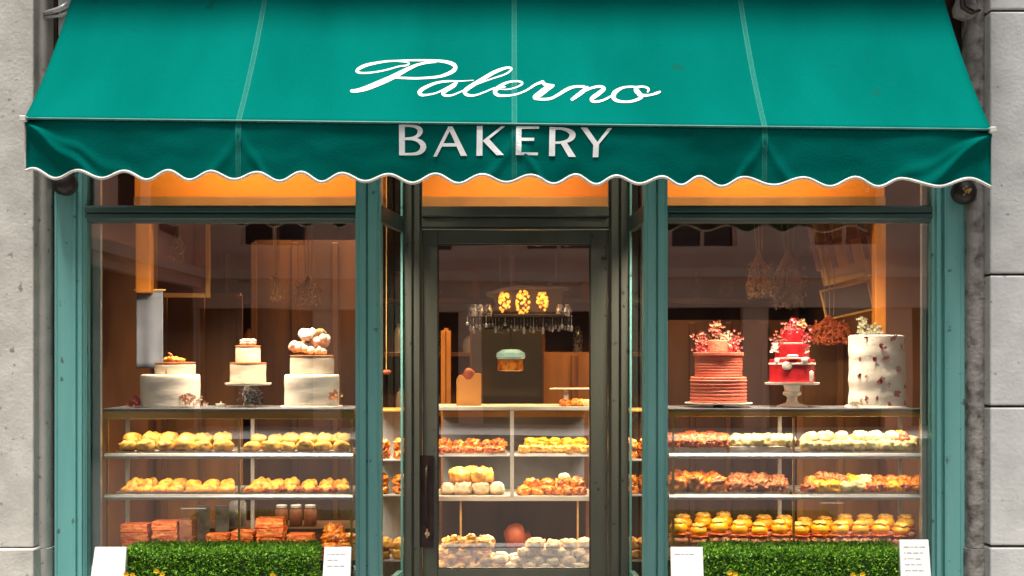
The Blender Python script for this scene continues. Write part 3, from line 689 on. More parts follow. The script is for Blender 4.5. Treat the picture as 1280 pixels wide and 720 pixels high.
light_bar(-1.35, .36, 3.12, 1.2, 12, AMB, (R(8), 0, 0), 'warm strip light above the orange panel behind the left window')
light_bar(1.35, .36, 3.12, 1.2, 12, AMB, (R(8), 0, 0), 'warm strip light above the orange panel behind the right window')
light_bar(0, .86, 3.12, .9, 10, AMB, (R(8), 0, 0), 'warm strip light above the orange panel behind the door')
for i, (x, y, e) in enumerate(((-1.3, 2.6, 42), (1.3, 2.6, 42), (0, 2.3, 34))):
    light_bar(x, y, 3.1, .9, e, WARM, (0, 0, 0), 'warm ceiling light over the ' + ('left', 'right', 'middle')[i] + ' of the shop room')

# amber bulkheads and columns
def bulk(x0p, x1p, Y, postpx, lab):
    r = empty('amber_bulkhead', ((ax(x0p, Y) + ax(x1p, Y)) / 2, Y, 0)); tag(r, lab, 'panel'); cx = r.location.x
    x0, x1 = ax(x0p, Y) - cx, ax(x1p, Y) - cx
    z0 = az(246, Y)
    MB().box(x0, x1, 0, .08, z0, 3.19).build('panel', 'amber_wall', r, bevel=.004)
    MB().box(x0, x1, -.02, .10, az(262, Y), z0 - .001).build('ledge', 'amber_ledge', r, bevel=.004)
    if postpx:
        p0, p1, pb = postpx
        MB().box(ax(p0, Y) - cx, ax(p1, Y) - cx, .0, .08, az(pb, Y), az(262, Y) - .001).build('column', 'amber_column', r, bevel=.006)
bulk(168, 446, .78, (169, 188, 366), 'bright amber panel with column above the left cake display')
bulk(832, 1106, .78, (1094, 1108, 430), 'bright amber panel with slim column above the right cake display')
bulk(520, 762, 1.3, None, 'bright amber panel seen above the shop door')

# dark timber behind the panes
def panel_wall(px0, px1, Y, zt_, m, lab, n=4, z0=0.06):
    x0, x1 = ax(px0, Y), ax(px1, Y)
    r = empty('wood_panelling', ((x0 + x1) / 2, Y, z0)); tag(r, lab, 'panelling')
    w_ = (x1 - x0)
    MB().box(-w_ / 2, w_ / 2, 0, .06, 0, zt_ - z0).build('board', m, r)
    for i in range(n + 1):
        x = -w_ / 2 + w_ * i / n
        MB().box(x - .022, x + .022, -.025, -.001, .02, zt_ - z0 - .02).build('stile', m, r, bevel=.004)
    return r
panel_wall(206, 300, 2.4, az(366, 2.4), 'brown_wood', 'plain brown wooden partition behind the left cake shelf', 2)
panel_wall(318, 470, 3.0, az(300, 3.0), 'dark_wood', 'dark wooden panelling behind the tall white cake', 3)
panel_wall(820, 1000, 3.2, az(400, 3.2), 'dark_wood', 'dark wooden panelling behind the coral and red cakes', 4)
panel_wall(1000, 1100, 2.2, az(420, 2.2), 'brown_wood', 'brown wooden cabinet back behind the floral cake', 2)
panel_wall(676, 760, 3.4, az(440, 3.4), 'brown_wood', 'reddish brown cupboard behind the right half of the door glass', 2)
panel_wall(555, 560, 3.0, az(410, 3.0), 'amber_ledge', 'slim brown wooden post seen through the left of the door glass', 1)

# ------------------------------------------------------------ display cases
def case(name_lab, px0, px1, Y0, Y1, tops, m_trim, uprights, trim_h):
    """window display: counter slab, gold trim, two glass shelves with steel rails"""
    cxw = (ax(px0, Y0) + ax(px1, Y0)) / 2
    r = empty('display_case', (cxw, Y0, 0)); tag(r, name_lab, 'display case')
    x0, x1 = ax(px0, Y0) - cxw, ax(px1, Y0) - cxw; D = Y1 - Y0
    zt_ = EYE - .272
    MB().box(x0, x1, 0, D, zt_ - .014, zt_).build('counter_top', 'grey_slab', r, bevel=.004)
    MB().box(x0, x1, .006, .03, zt_ - .014 - trim_h, zt_ - .015).build('trim', m_trim, r, bevel=.004)
    MB().box(x0, x1, D - .03, D, zt_ - .05, zt_ - .015).build('trim', m_trim, r, bevel=.004)
    area('bulb', (0, .045, zt_ - .05), x1 - x0 - .1, .03, 3.3, (1, .84, .60), (R(32), 0, 0), r)
    for zs in tops:
        MB().box(x0 + .01, x1 - .01, .012, D - .01, zs - .008, zs).build('shelf', 'case_glass', r)
        MB().prism_x([(-.010, zs - .026), (.011, zs - .026), (.011, zs + .003), (.004, zs + .003), (-.010, zs - .012)], x0 + .006, x1 - .006).build('shelf_rail', 'steel', r, bevel=.002)
        area('bulb', (0, .03, zs - .036), x1 - x0 - .1, .025, 2.0, (1, .84, .60), (R(32), 0, 0), r)
        g = MB(); g.box(x0 + .006, x1 - .006, D - .009, D, zs - .03, zs + .01); g.build('shelf_rail', 'steel', r)
    for px in uprights:
        x = ax(px, Y0) - cxw
        MB().box(x - .006, x + .006, .014, .026, .42, zt_ - .05).build('upright', 'brass', r)
        MB().box(x - .010, x + .010, D - .03, D - .012, .42, zt_ - .05).build('upright', 'steel', r)
    return r, cxw
SH = [EYE - .515, EYE - .735]
case('long glass display case with brass edge holding yellow buns below the white cakes', 129, 443, .2, .62, SH, 'brass', (133, 298, 439), .044)
case('long glass display case with golden edge holding mixed pastries below the red cakes', 835, 1158, .2, .62, SH, 'gold_wood', (842, 993, 1152), .030)
# window bed
for px0, px1, lab in ((107, 444, 'low dark platform under the stacked brick red cakes'), (835, 1166, 'low dark platform under the row of filled yellow buns')):
    x0, x1 = ax(px0, .13), ax(px1, .13)
    r = empty('window_platform', ((x0 + x1) / 2, .18, .06)); tag(r, lab, 'platform'); w_ = x1 - x0
    MB().box(-w_ / 2, w_ / 2, 0, .62, .32, .36).build('top', 'dark_wood', r, bevel=.004)
    MB().box(-w_ / 2 + .02, w_ / 2 - .02, .02, .60, 0, .319).build('base', 'dark_wood', r)
PZ = .42

# ------------------------------------------------------------ pastry meshes
def lump(rad, amp, freq, seed, m, flat=.75, sub=4, power=.85, groove=.0):
    mb = MB().blob((0, 0, rad[2] * flat), rad, amp, freq, seed, sub, flat, power)
    if groove:
        a = seed * .7; ca, sa = math.cos(a), math.sin(a); q = []
        for x, y, z in mb.v:
            d = (x * ca + y * sa) / rad[0]; d2 = (-x * sa + y * ca) / rad[0]
            k = math.exp(-((d + .2 * math.sin(d2 * 3)) / .16) ** 2) * max(0, z / rad[2] - .8) + .5 * math.exp(-((abs(d) - .55) / .12) ** 2) * max(0, z / rad[2] - .8)
            q.append((x, y, z - groove * k * rad[2]))
        mb.v = q
    return mb.mesh('pastry', m, True)
def turnover(seed, m, L=.085, W=.05, H=.042):
    mb = MB(); nu_, nv_ = 26, 12; vs = []
    for i in range(nu_ + 1):
        t = i / nu_ * 2 - 1; e = (1 - abs(t) ** 2.6) ** .5
        for j in range(nv_ + 1):
            a = math.pi * j / nv_
            y = -math.cos(a) * W * e; z = math.sin(a) ** .8 * H * e
            z += .006 * math.sin(t * 9 + j * .5 + seed) * math.sin(a) * e
            k = noise.noise(Vector((t * 2 + seed, y * 20, seed)))
            vs.append((t * L / 1 * .62 + z * .35, y * (1 + .15 * k), max(z * (1 + .2 * k), 0)))
    for i in range(nu_):
        for j in range(nv_): a = i * (nv_ + 1) + j; mb.f.append((a, a + nv_ + 1, a + nv_ + 2, a + 1))
    mb.v = vs
    return mb.mesh('pastry', m, True)
V = {
 'bun': [lump((.056, .056, .040), .18, 1.4, s, 'butter_bun', groove=.25) for s in range(8)],
 'turn': [turnover(s, 'yellow_pastry', random.uniform(.078, .09), random.uniform(.044, .054), random.uniform(.036, .046)) for s in range(9)],
 'orange': [lump((.058, .055, .042), .42, 2.4, s + 10, 'orange_pastry', .6, 4) for s in range(9)],
 'orange_small': [lump((.040, .045, .034), .40, 2.6, s + 30, 'orange_pastry', .6) for s in range(4)],
 'red': [lump((.045, .05, .032), .45, 3.0, s + 20, 'red_pastry', .6, 4) for s in range(4)],
 'pale': [lump((.046, .046, .036), .22, 1.5, s + 40, 'pale_bun', groove=.3) for s in range(7)],
 'roll': [lump((.052, .044, .032), .16, 2.2, s + 50, 'flour_roll', .8, 4, .62, .35) for s in range(8)],
 'golden_roll': [lump((.052, .046, .036), .24, 2.4, s + 60, 'butter_bun', .75, 4, .7, .5) for s in range(8)],
 'crumb': [lump((.06, .055, .042), .55, 4.0, s + 70, 'crumb', .6, 4) for s in range(4)],
 'yellow': [lump((.044, .044, .034), .30, 2.0, s + 80, 'custard') for s in range(3)],
}
NAMES = {'bun': ('butter_bun', 'bun'), 'turn': ('turnover', 'pastry'), 'orange': ('glazed_pastry', 'pastry'), 'orange_small': ('glazed_pastry', 'pastry'), 'red': ('fruit_tartlet', 'pastry'),
         'pale': ('pale_bun', 'bun'), 'roll': ('bread_roll', 'bread'), 'golden_roll': ('golden_roll', 'bread'), 'crumb': ('crumb_cake', 'cake'), 'yellow': ('custard_bun', 'bun')}
def food(kind, loc, label, group, s=1.0, rz=None, tilt=(0, 0), zs=None):
    nm, cat = NAMES[kind]
    o = bpy.data.objects.new(nm, random.choice(V[kind])); C.objects.link(o)
    o.location = loc; o.rotation_euler = (tilt[0], tilt[1], random.uniform(0, 6.28) if rz is None else rz)
    s *= random.uniform(.88, 1.10); tilt = (tilt[0] + random.uniform(-.12, .12), tilt[1] + random.uniform(-.12, .12)) if kind != 'turn' else tilt; o.scale = (s, s, s * (zs or 1))
    return tag(o, label, cat, group)
def row(kind, px0, px1, n, Y, z, desc, where, group, s=1.0, rz=None, jit=.010, zs=None, skip=()):
    for i in range(n):
        if i in skip: continue
        px = px0 + (px1 - px0) * (i + .5) / n
        food(kind, (ax(px, Y) + random.uniform(-jit, jit), Y + random.uniform(-jit, jit), z + random.uniform(0, .003)),
             f'{desc}, {ORD[i]} from left, {where}', group, s, None if rz is None else rz + random.uniform(-.15, .15), zs=zs)
def tray(px0, px1, Y0, Y1, z, lab, m='steel', h=.012, grp='trays on the window shelves'):
    x0, x1 = ax(px0, Y0), ax(px1, Y0); w_ = (x1 - x0) / 2
    r = empty('baking_tray', ((x0 + x1) / 2, Y0, z)); tag(r, lab, 'tray', grp)
    D = Y1 - Y0
    MB().box(-w_, w_, 0, D, 0.001, .006).build('base', m, r, bevel=.001)
    g = MB(); g.box(-w_, w_, -.004, -.0005, 0.001, h); g.box(-w_, w_, D + .0005, D + .004, .001, h); g.box(-w_ - .004, -w_ - .0005, -.004, D + .004, .001, h); g.box(w_ + .0005, w_ + .004, -.004, D + .004, .001, h)
    g.build('rim', m, r)
s1, s2 = SH
tray(146, 291, .225, .56, s1, 'steel tray of plump yellow buns on upper shelf beside the left jamb')
tray(303, 437, .225, .56, s1, 'steel tray of plump yellow buns on upper shelf below the tallest white cake')
tray(146, 291, .225, .56, s2, 'steel tray of folded yellow turnovers on lower shelf beside the left jamb')
tray(303, 437, .225, .56, s2, 'steel tray of folded yellow turnovers on lower shelf near the mullion')
for j, (Y, dz, w_) in enumerate(((.28, .007, 'front row'), (.43, .040, 'rear row'))):
    row('bun', 148 + 8 * j, 290, 6, Y, s1 + dz, 'plump yellow bun', f'{w_} of upper tray by the left jamb', 'yellow buns in the upper tray by the left jamb', rz=None, s=.90, jit=.005)
    row('bun', 305 + 8 * j, 437, 6, Y, s1 + dz, 'plump yellow bun', f'{w_} of upper tray under the tall white cake', 'yellow buns in the upper tray under the tall cake', s=.84, jit=.005)
for j, (Y, dz, w_) in enumerate(((.285, .007, 'front row'), (.39, .026, 'rear row'))):
    row('turn', 150 + 8 * j, 291, 7, Y, s2 + dz, 'folded yellow turnover', f'{w_} of lower tray by the left jamb', 'turnovers in the lower tray by the left jamb', rz=0.9, s=.90)
    row('turn', 305 + 8 * j, 437, 6, Y, s2 + dz, 'folded yellow turnover', f'{w_} of lower tray by the mullion', 'turnovers in the lower tray by the mullion', rz=.5, s=.98)
    if j == 0:
        for i in range(6):
            food('red', (ax(312 + 21 * i, .245), .245, s2 + .007), f'small reddish tartlet, {ORD[i]} from left along front edge of lower tray by the mullion', 'small tartlets along the lower tray', .55)

# brick red cake stacks on the left platform
def slab_stack(px0, px1, pytop, Y, n, lab, dark=False):
    x0, x1 = ax(px0, Y), ax(px1, Y); z1 = az(pytop, Y); hh = (z1 - PZ) / n; cx = (x0 + x1) / 2
    for i in range(n):
        z = PZ + i * hh
        jx, jr = random.uniform(-.004, .004), random.uniform(-.05, .05)
        r = empty('layer_cake', (cx + jx, Y + .06, z), jr)
        pos = 'lowest' if i == 0 else ('topmost' if i == n - 1 else ORD[i] + ' from bottom')
        tag(r, f'{"dark brown" if dark else "brick red"} layered cake slab, {pos} of {lab}', 'cake', 'layered cake slabs stacked on the left platform')
        w_ = (x1 - x0) / 2 - .004
        hm = hh - .003
        def lay(z0, z1_, m, nm, grow=0.0, sd=0):
            mb = MB(); nx, nz_ = 14, 3; 
            # rough-sided block
            bm = bmesh.new(); bmesh.ops.create_cube(bm, size=1); bmesh.ops.subdivide_edges(bm, edges=bm.edges[:], cuts=5, use_grid_fill=True)
            vs = []
            for v in bm.verts:
                c = v.co.copy()
                p = Vector((c.x * 2 * (w_ + grow), c.y * .12, (z0 + z1_) / 2 + c.z * (z1_ - z0)))
                k = noise.noise(Vector((p.x * 60, p.y * 60, p.z * 60 + i * 7 + px0)))
                if abs(c.x) > .49: p.x += k * .004
                if abs(c.y) > .49: p.y += k * .004
                if abs(c.z) > .49 and z1_ >= hm - .001: p.z += k * .0015
                vs.append(p)
            mb.add(vs, [tuple(q.index for q in f.verts) for f in bm.faces]); bm.free()
            mb.build(nm, m, r)
        if dark: lay(0.0, hm, 'dark_cake', 'sponge'); lay(hm + .0005, hm + .0025, 'dark_cake', 'crust', -.003)
        else:
            lay(0, hm * .40, 'brick_cake', 'sponge'); lay(hm * .41, hm * .57, 'cream_layer', 'filling', -.003); lay(hm * .58, hm, 'brick_cake', 'sponge')
slab_stack(150, 185, 655, .33, 4, 'the low stack nearest the left jamb')
slab_stack(188, 221, 652, .33, 4, 'the second stack from the jamb')
slab_stack(223, 241, 650, .36, 2, 'the narrow dark stack', True)
slab_stack(256, 284, 668, .33, 3, 'the low stack left of the middle')
slab_stack(288, 317, 664, .33, 3, 'the stack left of the tallest')
slab_stack(319, 355, 648, .33, 4, 'the tallest stack')
slab_stack(358, 392, 668, .34, 3, 'the low stack right of the tallest')
for i in range(10):
    food('orange_small', (ax(408 + 8.5 * (i % 4) + 3 * (i // 4), .34 + .05 * (i // 4)), .34 + .05 * (i // 4), PZ + .02 + .045 * (i // 4)), 'small orange glazed pastry in the heap behind the white card by the mullion', 'glazed pastries heaped by the mullion', .9)
slab_stack(388, 412, 684, .30, 2, 'the short stack beside the white card', True)
# behind them: grey cards and jars
for i, (a, b) in enumerate(((245, 262), (269, 286))):
    r = empty('price_board', at((a + b) / 2, 660, .75)); tag(r, f'{("left","right")[i]} of two plain grey boards behind the brick red cakes', 'board', 'plain grey boards under the left display case')
    x = (ax(b, .75) - ax(a, .75)) / 2
    MB().box(-x, x, 0, .012, -.16 + .04, .13).build('panel', 'jar_glass', r, bevel=.003); MB().box(-.01, .01, .013, .02, -.42, -.10).build('leg', 'steel', r)
tb = empty('rear_shelf', (-1.55, .78, .06)); tag(tb, 'dark low shelf behind the stacked cakes at the back of the left window', 'shelf')
MB().box(-.5, .7, 0.02, .4, .42, .45).build('top', 'dark_wood', tb, bevel=.003)
for x in (-.48, .66): MB().box(x, x + .03, .03, .06, 0, .419).build('leg', 'dark_wood', tb)
def jar(px, Y, z, h_, r_, lab, m='jar_glass', grp='storage jars at the back of the left window'):
    o = empty('storage_jar', (ax(px, Y), Y, z)); tag(o, lab, 'jar', grp)
    MB().lathe([(0, 0), (r_, 0), (r_ * 1.04, .01), (r_ * 1.04, h_ * .72), (r_ * .8, h_ * .82), (r_ * .8, h_ * .86)], n=20).build('body', m, o, auto=True)
    MB().lathe([(0, h_ * .862), (r_ * .88, h_ * .862), (r_ * .9, h_ * .98), (r_ * .7, h_), (0, h_)], n=20).build('lid', 'steel', o, auto=True)
jar(297, .95, .51, .18, .05, 'grey glass jar beside the two grey boards')
for i in range(3): jar(352 + 18 * i, .95, .51, .12, .036, f'small dark jar behind the tallest cake stack, {ORD[i]} from left', 'dark_cake')

# ------------------------------------------------------------ cakes
CT = EYE - .2715
YK = .40
def disc(r_, z0, z1, bev=.008, n=40, tilt=(0, 0), ridge=0, seed=0):
    prof = [(0.001, z0), (r_ - .002, z0), (r_, z0 + .003)]
    N = 14 if not ridge else 60
    for i in range(1, N):
        t = i / N; rr = r_ + (ridge * .0025 * math.sin(t * math.pi * 2 * 7) if ridge else 0)
        prof.append((rr, z0 + .003 + (z1 - z0 - .003 - bev) * t))
    prof += [(r_, z1 - bev), (r_ - bev * .3, z1 - bev * .3), (r_ - bev, z1), (.001, z1)]
    return MB().lathe(prof, n=n, wob=.02)
def KZ(py): return az(py, YK) - CT
def KR(a, b): return (ax(b, YK) - ax(a, YK)) / 2
def flowers(c, spread, n, size, m, name, parent, seed=0, up=True):
    g = MB(); rnd_ = random.Random(seed)
    for i in range(n):
        p = Vector(c) + Vector((rnd_.gauss(0, spread[0]), rnd_.gauss(0, spread[1]), abs(rnd_.gauss(0, spread[2])) if up else rnd_.gauss(0, spread[2])))
        s = size * rnd_.uniform(.6, 1.3)
        for k in range(5):   # five petals
            a = k * 1.257 + rnd_.random(); n_ = Vector((math.cos(a), -.6, math.sin(a)))
            q = Vector((-math.sin(a), 0, math.cos(a))) * s * .5
            g.add([p, p + n_ * s + q, p + n_ * s * 1.35, p + n_ * s - q], [(0, 1, 2, 3)])
    return g.build(name, m, parent)
def rose(g, c, r_, seed):
    c = Vector(c)
    g.blob(c, (r_ * .6, r_ * .6, r_ * .6), .2, 2, seed, 2)
    for ring, (n, rr) in enumerate(((4, .55), (7, .95))):
        for k in range(n):
            a = 2 * math.pi * k / n + ring * .5 + seed
            d = Vector((math.cos(a), math.sin(a) * .9, .1 + .35 * math.sin(a * 2 + seed))).normalized()
            g.blob(c + d * r_ * rr * .6, (r_ * .42, r_ * .42, r_ * .48), .25, 2, seed + k, 2)
# 1: two tier, caramel top
k1 = empty('tiered_cake', (ax(213, YK), YK, CT)); tag(k1, 'white two tier cake with caramel topping and red flowers at its foot, leftmost', 'cake')
disc(KR(179, 252), .0, KZ(468)).build('lower_tier', 'icing_white', k1, auto=True)
o = disc(KR(194, 244), KZ(468) + .001, KZ(455)).build('upper_tier', 'icing_cream', k1, auto=True); o.location.x = ax(219, YK) - k1.location.x
o = disc(KR(193, 243), KZ(455) + .001, KZ(452.5), .003).build('caramel_rim', 'caramel', k1, auto=True); o.location.x = ax(219, YK) - k1.location.x
g = MB()
for i in range(22):
    a = random.random() * 6.28; q = random.random() ** .5 * .07
    g.blob((q * math.cos(a) + ax(215, YK) - k1.location.x, q * math.sin(a), KZ(451) + .02 * (1 - q / .07)), (.014, .014, .011), .4, 2, i, 2)
g.build('nut_topping', 'yellow_pastry', k1, smooth=True)
g = MB(); g.tube([(.0, 0, KZ(447)), (.01, -.01, KZ(443.5)), (-.012, 0, KZ(441.5))], .006, 6); g.build('topper', 'caramel', k1, smooth=True)
flowers((-KR(179, 252) * 1.0, -.08, .015), (.02, .03, .02), 14, .011, 'berry', 'berry_cluster', k1, 3)
flowers((KR(179, 252) * .62, -.125, .02), (.05, .01, .03), 26, .010, 'blush', 'flower_cluster', k1, 4)
flowers((KR(179, 252) * .75, -.125, .045), (.02, .01, .02), 9, .009, 'caramel', 'flower_cluster', k1, 5)
g = MB(); g.add([(.0, -.122, 0), (.012, -.124, 0), (.008, -.126, .032)], [(0, 1, 2)]); o = g.build('sugar_leaf', 'caramel', k1); o.location = (.0, .005, KZ(468) + .004)
# 2: small tiers on a stand
k2 = empty('tiered_cake', (ax(310, YK), YK, CT)); tag(k2, 'small cream two tier cake on a white pedestal, between the two larger white cakes', 'cake')
zst = KZ(478.5)
disc(KR(289.5, 334), zst + .001, KZ(454)).build('lower_tier', 'icing_cream', k2, auto=True)
disc(KR(297, 328), KZ(454) + .001, KZ(434), .006).build('upper_tier', 'icing_cream', k2, auto=True)
disc(KR(296.5, 328.5), KZ(434) + .001, KZ(432), .003).build('caramel_rim', 'caramel', k2, auto=True)
disc(KR(289, 334.5), KZ(455), KZ(453.2), .002).build('caramel_rim', 'caramel', k2, auto=True)
g = MB()
for i in range(12): a = i * 6.28 / 6; g.blob((.028 * math.cos(a), .028 * math.sin(a), KZ(429) + (.012 if i > 5 else 0)), (.019, .019, .012), .3, 2, i, 2)
g.build('macaron_topping', 'blush', k2, smooth=True)
st2 = empty('cake_stand', (ax(310, YK), YK, CT)); tag(st2, 'white pedestal stand with silvery frill under the small cream cake', 'cake stand')
MB().lathe([(.001, zst - .016), (.03, zst - .016), (KR(281, 339) * .96, zst - .012), (KR(281, 339), zst - .004), (KR(281, 339), zst)], n=36).build('plate', 'icing_white', st2, auto=True)
MB().lathe([(.001, 0), (.035, 0), (.036, .006), (.026, .014), (.022, .05), (.032, .07), (.02, zst - .017), (0.001, zst - .017)], n=28).build('stem', 'icing_white', st2, auto=True)
flowers((.03, -.03, .02), (.022, .02, .045), 160, .007, 'clear_ware', 'frill', st2, 8)
cd = MB(); cd.lathe([(.001, 0), (.022, 0), (.028, .012), (.028, .018), (.001, .018)], n=20); cd.lathe([(.001, .018), (.004, .018), (.001, .032)], n=8)
o = cd.build('tea_light', 'icing_white', None, auto=True, loc=(ax(276, YK), YK, CT)); tag(o, 'small white candle dish between the leftmost cake and the pedestal', 'candle')
# 3: tall with sugar roses
k3 = empty('tiered_cake', (ax(390, YK), YK, CT)); tag(k3, 'large white two tier cake crowned with pale sugar roses beside the mullion', 'cake')
disc(KR(351, 429), 0, .008, .004).build('cake_board', 'icing_white', k3, auto=True)
disc(KR(356, 424), .009, KZ(468)).build('lower_tier', 'icing_white', k3, auto=True)
disc(KR(363.5, 418), KZ(468) + .001, KZ(446)).build('upper_tier', 'icing_cream', k3, auto=True)
disc(KR(363, 418.5), KZ(446) + .0005, KZ(444), .003).build('caramel_rim', 'caramel', k3, auto=True)
for i, (px, py, r_, m) in enumerate(((372, 434, .036, 'blush'), (387, 436, .036, 'icing_white'), (385, 419, .037, 'icing_white'), (400, 426, .042, 'blush'), (400, 417, .028, 'dried_flower'), (401, 439, .026, 'icing_cream'))):
    g = MB(); rose(g, (ax(px, YK) - k3.location.x, -.01 * (i % 3), KZ(py)), r_ * 1.45, i); g.build('sugar_rose', m, k3, smooth=True)
flowers((KR(356, 424) * .85, -.09, .05), (.014, .01, .022), 14, .010, 'cream_layer', 'flower_cluster', k3, 11)
flowers((-.01, -.125, KZ(470)), (.012, .002, .004), 3, .008, 'sage', 'sugar_leaf', k3, 12)

# right window cakes
k4 = empty('tiered_cake', (ax(898, YK), YK, CT)); tag(k4, 'coral pink three tier cake topped with dark red blossoms', 'cake')
zb_ = KZ(503) 
disc(KR(863, 933), zb_ + .001, KZ(471), .007, ridge=1.3).build('lower_tier', 'icing_coral', k4, auto=True)
disc(KR(868, 927), KZ(471) + .001, KZ(445), .006, ridge=.35).build('middle_tier', 'icing_coral', k4, auto=True)
disc(KR(865.5, 928.5), KZ(445) + .0005, KZ(440.5), .003).build('tier_lip', 'icing_coral', k4, auto=True)
o = disc(KR(884, 910), KZ(440.5) + .001, KZ(425), .004).build('top_tier', 'icing_coral', k4, auto=True)
for i, (px, py, sp, n, m) in enumerate(((876, 425, .022, 34, 'dusty_rose'), (895, 410, .018, 34, 'dusty_rose'), (915, 430, .022, 60, 'berry'), (918, 422, .018, 22, 'dusty_rose'), (876, 436, .016, 24, 'berry'), (897, 405, .013, 16, 'dried_flower'), (905, 418, .02, 20, 'sage'))):
    flowers((ax(px, YK) - k4.location.x, .0, KZ(py) - .01), (sp, .02, sp * 1.1), n, .0085, m, 'blossom_spray', k4, 20 + i, False)
g = MB()
for i in range(22):
    a = random.uniform(-1.25, 1.25); L_ = random.uniform(.05, .10)
    g.tube([(0.0, 0, KZ(438)), (math.sin(a) * L_ * .5, random.uniform(-.02, .02), KZ(438) + math.cos(a) * L_ * .6), (math.sin(a) * L_, random.uniform(-.03, .03), KZ(438) + math.cos(a) * L_ + .02)], .0012, 4)
g.build('stems', 'twig', k4)
st4 = empty('cake_stand', (ax(898, YK), YK, CT)); tag(st4, 'low white cake stand under the coral cake', 'cake stand')
MB().lathe([(.001, zb_ - .014), (.05, zb_ - .014), (KR(856, 940), zb_ - .006), (KR(856, 940), zb_)], n=36).build('plate', 'icing_white', st4, auto=True)
MB().lathe([(.001, 0), (.04, 0), (.03, .003), (.025, zb_ - .015), (.001, zb_ - .015)], n=24).build('foot', 'clear_ware', st4, auto=True)
k5 = empty('tiered_cake', (ax(990, YK), YK, CT)); tag(k5, 'small crimson tiered cake with white sugar patches on an ornate pedestal', 'cake')
zp = KZ(478)
disc(KR(963, 1019), zp + .001, KZ(449), .005).build('lower_tier', 'icing_red', k5, auto=True)
disc(KR(962, 1020), KZ(456), KZ(453.5), .002).build('sugar_band', 'icing_white', k5, auto=True); disc(KR(969, 1013), KZ(449) + .0012, KZ(447), .002).build('sugar_band', 'icing_white', k5, auto=True); disc(KR(976, 1007), KZ(430) + .0012, KZ(428.5), .002).build('sugar_band', 'icing_white', k5, auto=True)
disc(KR(970, 1012), KZ(449) + .001, KZ(430), .005).build('middle_tier', 'icing_red', k5, auto=True)
disc(KR(977, 1006), KZ(430) + .001, KZ(412), .004).build('top_tier', 'icing_red', k5, auto=True)
for i, (px, py, w_, h_) in enumerate(((979, 457, .045, .032), (1000, 450, .03, .025), (1009, 470, .024, .045), (968, 451, .02, .02), (985, 445, .05, .012))):
    g = MB(); X = ax(px, YK) - k5.location.x; rr = KR(963, 1019) + .001
    g.blob((X, -math.sqrt(max(rr * rr - X * X, .0004)), KZ(py)), (w_ * .62, .008, h_ * .64), .1, 2, i, 3, None, .6); g.build('sugar_patch', 'icing_white', k5, smooth=True)
for i, (px, py, sp, n, m) in enumerate(((972, 425, .022, 50, 'dusty_rose'), (985, 412, .022, 50, 'dusty_rose'), (1003, 418, .018, 50, 'berry'), (990, 405, .018, 34, 'berry'), (1001, 402, .012, 24, 'dried_flower'), (1005, 435, .012, 30, 'blush'), (968, 432, .012, 20, 'icing_white'))):
    flowers((ax(px, YK) - k5.location.x, -.03, KZ(py) - .01), (sp, .02, sp), n, .0075, m, 'blossom_spray', k5, 40 + i, False)
st5 = empty('cake_stand', (ax(990, YK), YK, CT)); tag(st5, 'ornate white pedestal stand under the crimson cake', 'cake stand')
MB().lathe([(.001, zp - .014), (.03, zp - .014), (KR(956, 1024) * .97, zp - .012), (KR(956, 1024), zp - .004), (KR(956, 1024), zp)], n=36).build('plate', 'icing_white', st5, auto=True)
MB().lathe([(.001, 0), (KR(970, 1008), 0), (KR(970, 1008), .006), (.06, .014), (.034, .024), (.026, .045), (.03, .058), (.05, .068), (.05, .08), (.04, .09), (.046, zp - .016), (.001, zp - .015)], n=30).build('stem', 'icing_white', st5, auto=True)
k6 = empty('tiered_cake', (ax(1097, YK), YK, CT)); tag(k6, 'tall leaning white cake scattered with red pressed petals and a grey green topper', 'cake')
N = 40; prof = [(.001, 0), (KR(1058, 1138), 0), (KR(1059, 1137), .008)]
for i in range(N + 1):
    t = i / N; rr = KR(1062, 1132) * (1 + .014 * math.sin(t * 19) * (1 - .5 * t)) * (1.0 - .03 * t)
    prof.append((rr, .01 + (KZ(420) - .012) * t))
prof += [(KR(1066, 1126), KZ(419)), (.001, KZ(419))]
MB().lathe(prof, n=48, tilt=(-.02, 0), wob=.03).build('body', 'icing_white', k6, auto=True)
rr = KR(1062, 1132)
for i, (px, py, w_) in enumerate(((1108, 423, 10), (1093, 434, 7), (1084, 450, 8), (1070, 449, 6), (1114, 462, 9), (1069, 470, 8), (1077, 472, 5), (1091, 475, 8), (1102, 479, 6), (1111, 491, 10), (1076, 498, 9), (1072, 504, 7), (1087, 497, 6), (1124, 504, 9), (1099, 447, 6), (1120, 436, 5), (1125, 482, 6), (1101, 505, 6), (1075, 424, 5))):
    X = ax(px, YK) - k6.location.x; zz = KZ(py); cxx = -.02 * zz
    yy = -math.sqrt(max((rr * .985) ** 2 - (X - cxx) ** 2, .0003)) - .001
    flowers((X, yy, zz), (.006, .002, .006), 4, w_ * .0012, 'berry' if i % 4 else 'dusty_rose', 'pressed_petal', k6, 60 + i, False)
for i in range(3):
    flowers((ax(1078 + 9 * i, YK) - k6.location.x, .0, KZ(417)), (.014, .01, .022 + .008 * (1 if i == 0 else 0)), 60, .007, 'sage', 'leaf_topper', k6, 90 + i)
o = flowers((ax(1078, YK) - k6.location.x, .0, KZ(404)), (.009, .01, .016), 40, .007, 'sage', 'leaf_topper', k6, 95, False)
flowers((ax(1062, YK) - k6.location.x, -.1, .01), (.008, .01, .008), 10, .01, 'icing_white', 'sugar_blossom', k6, 96)

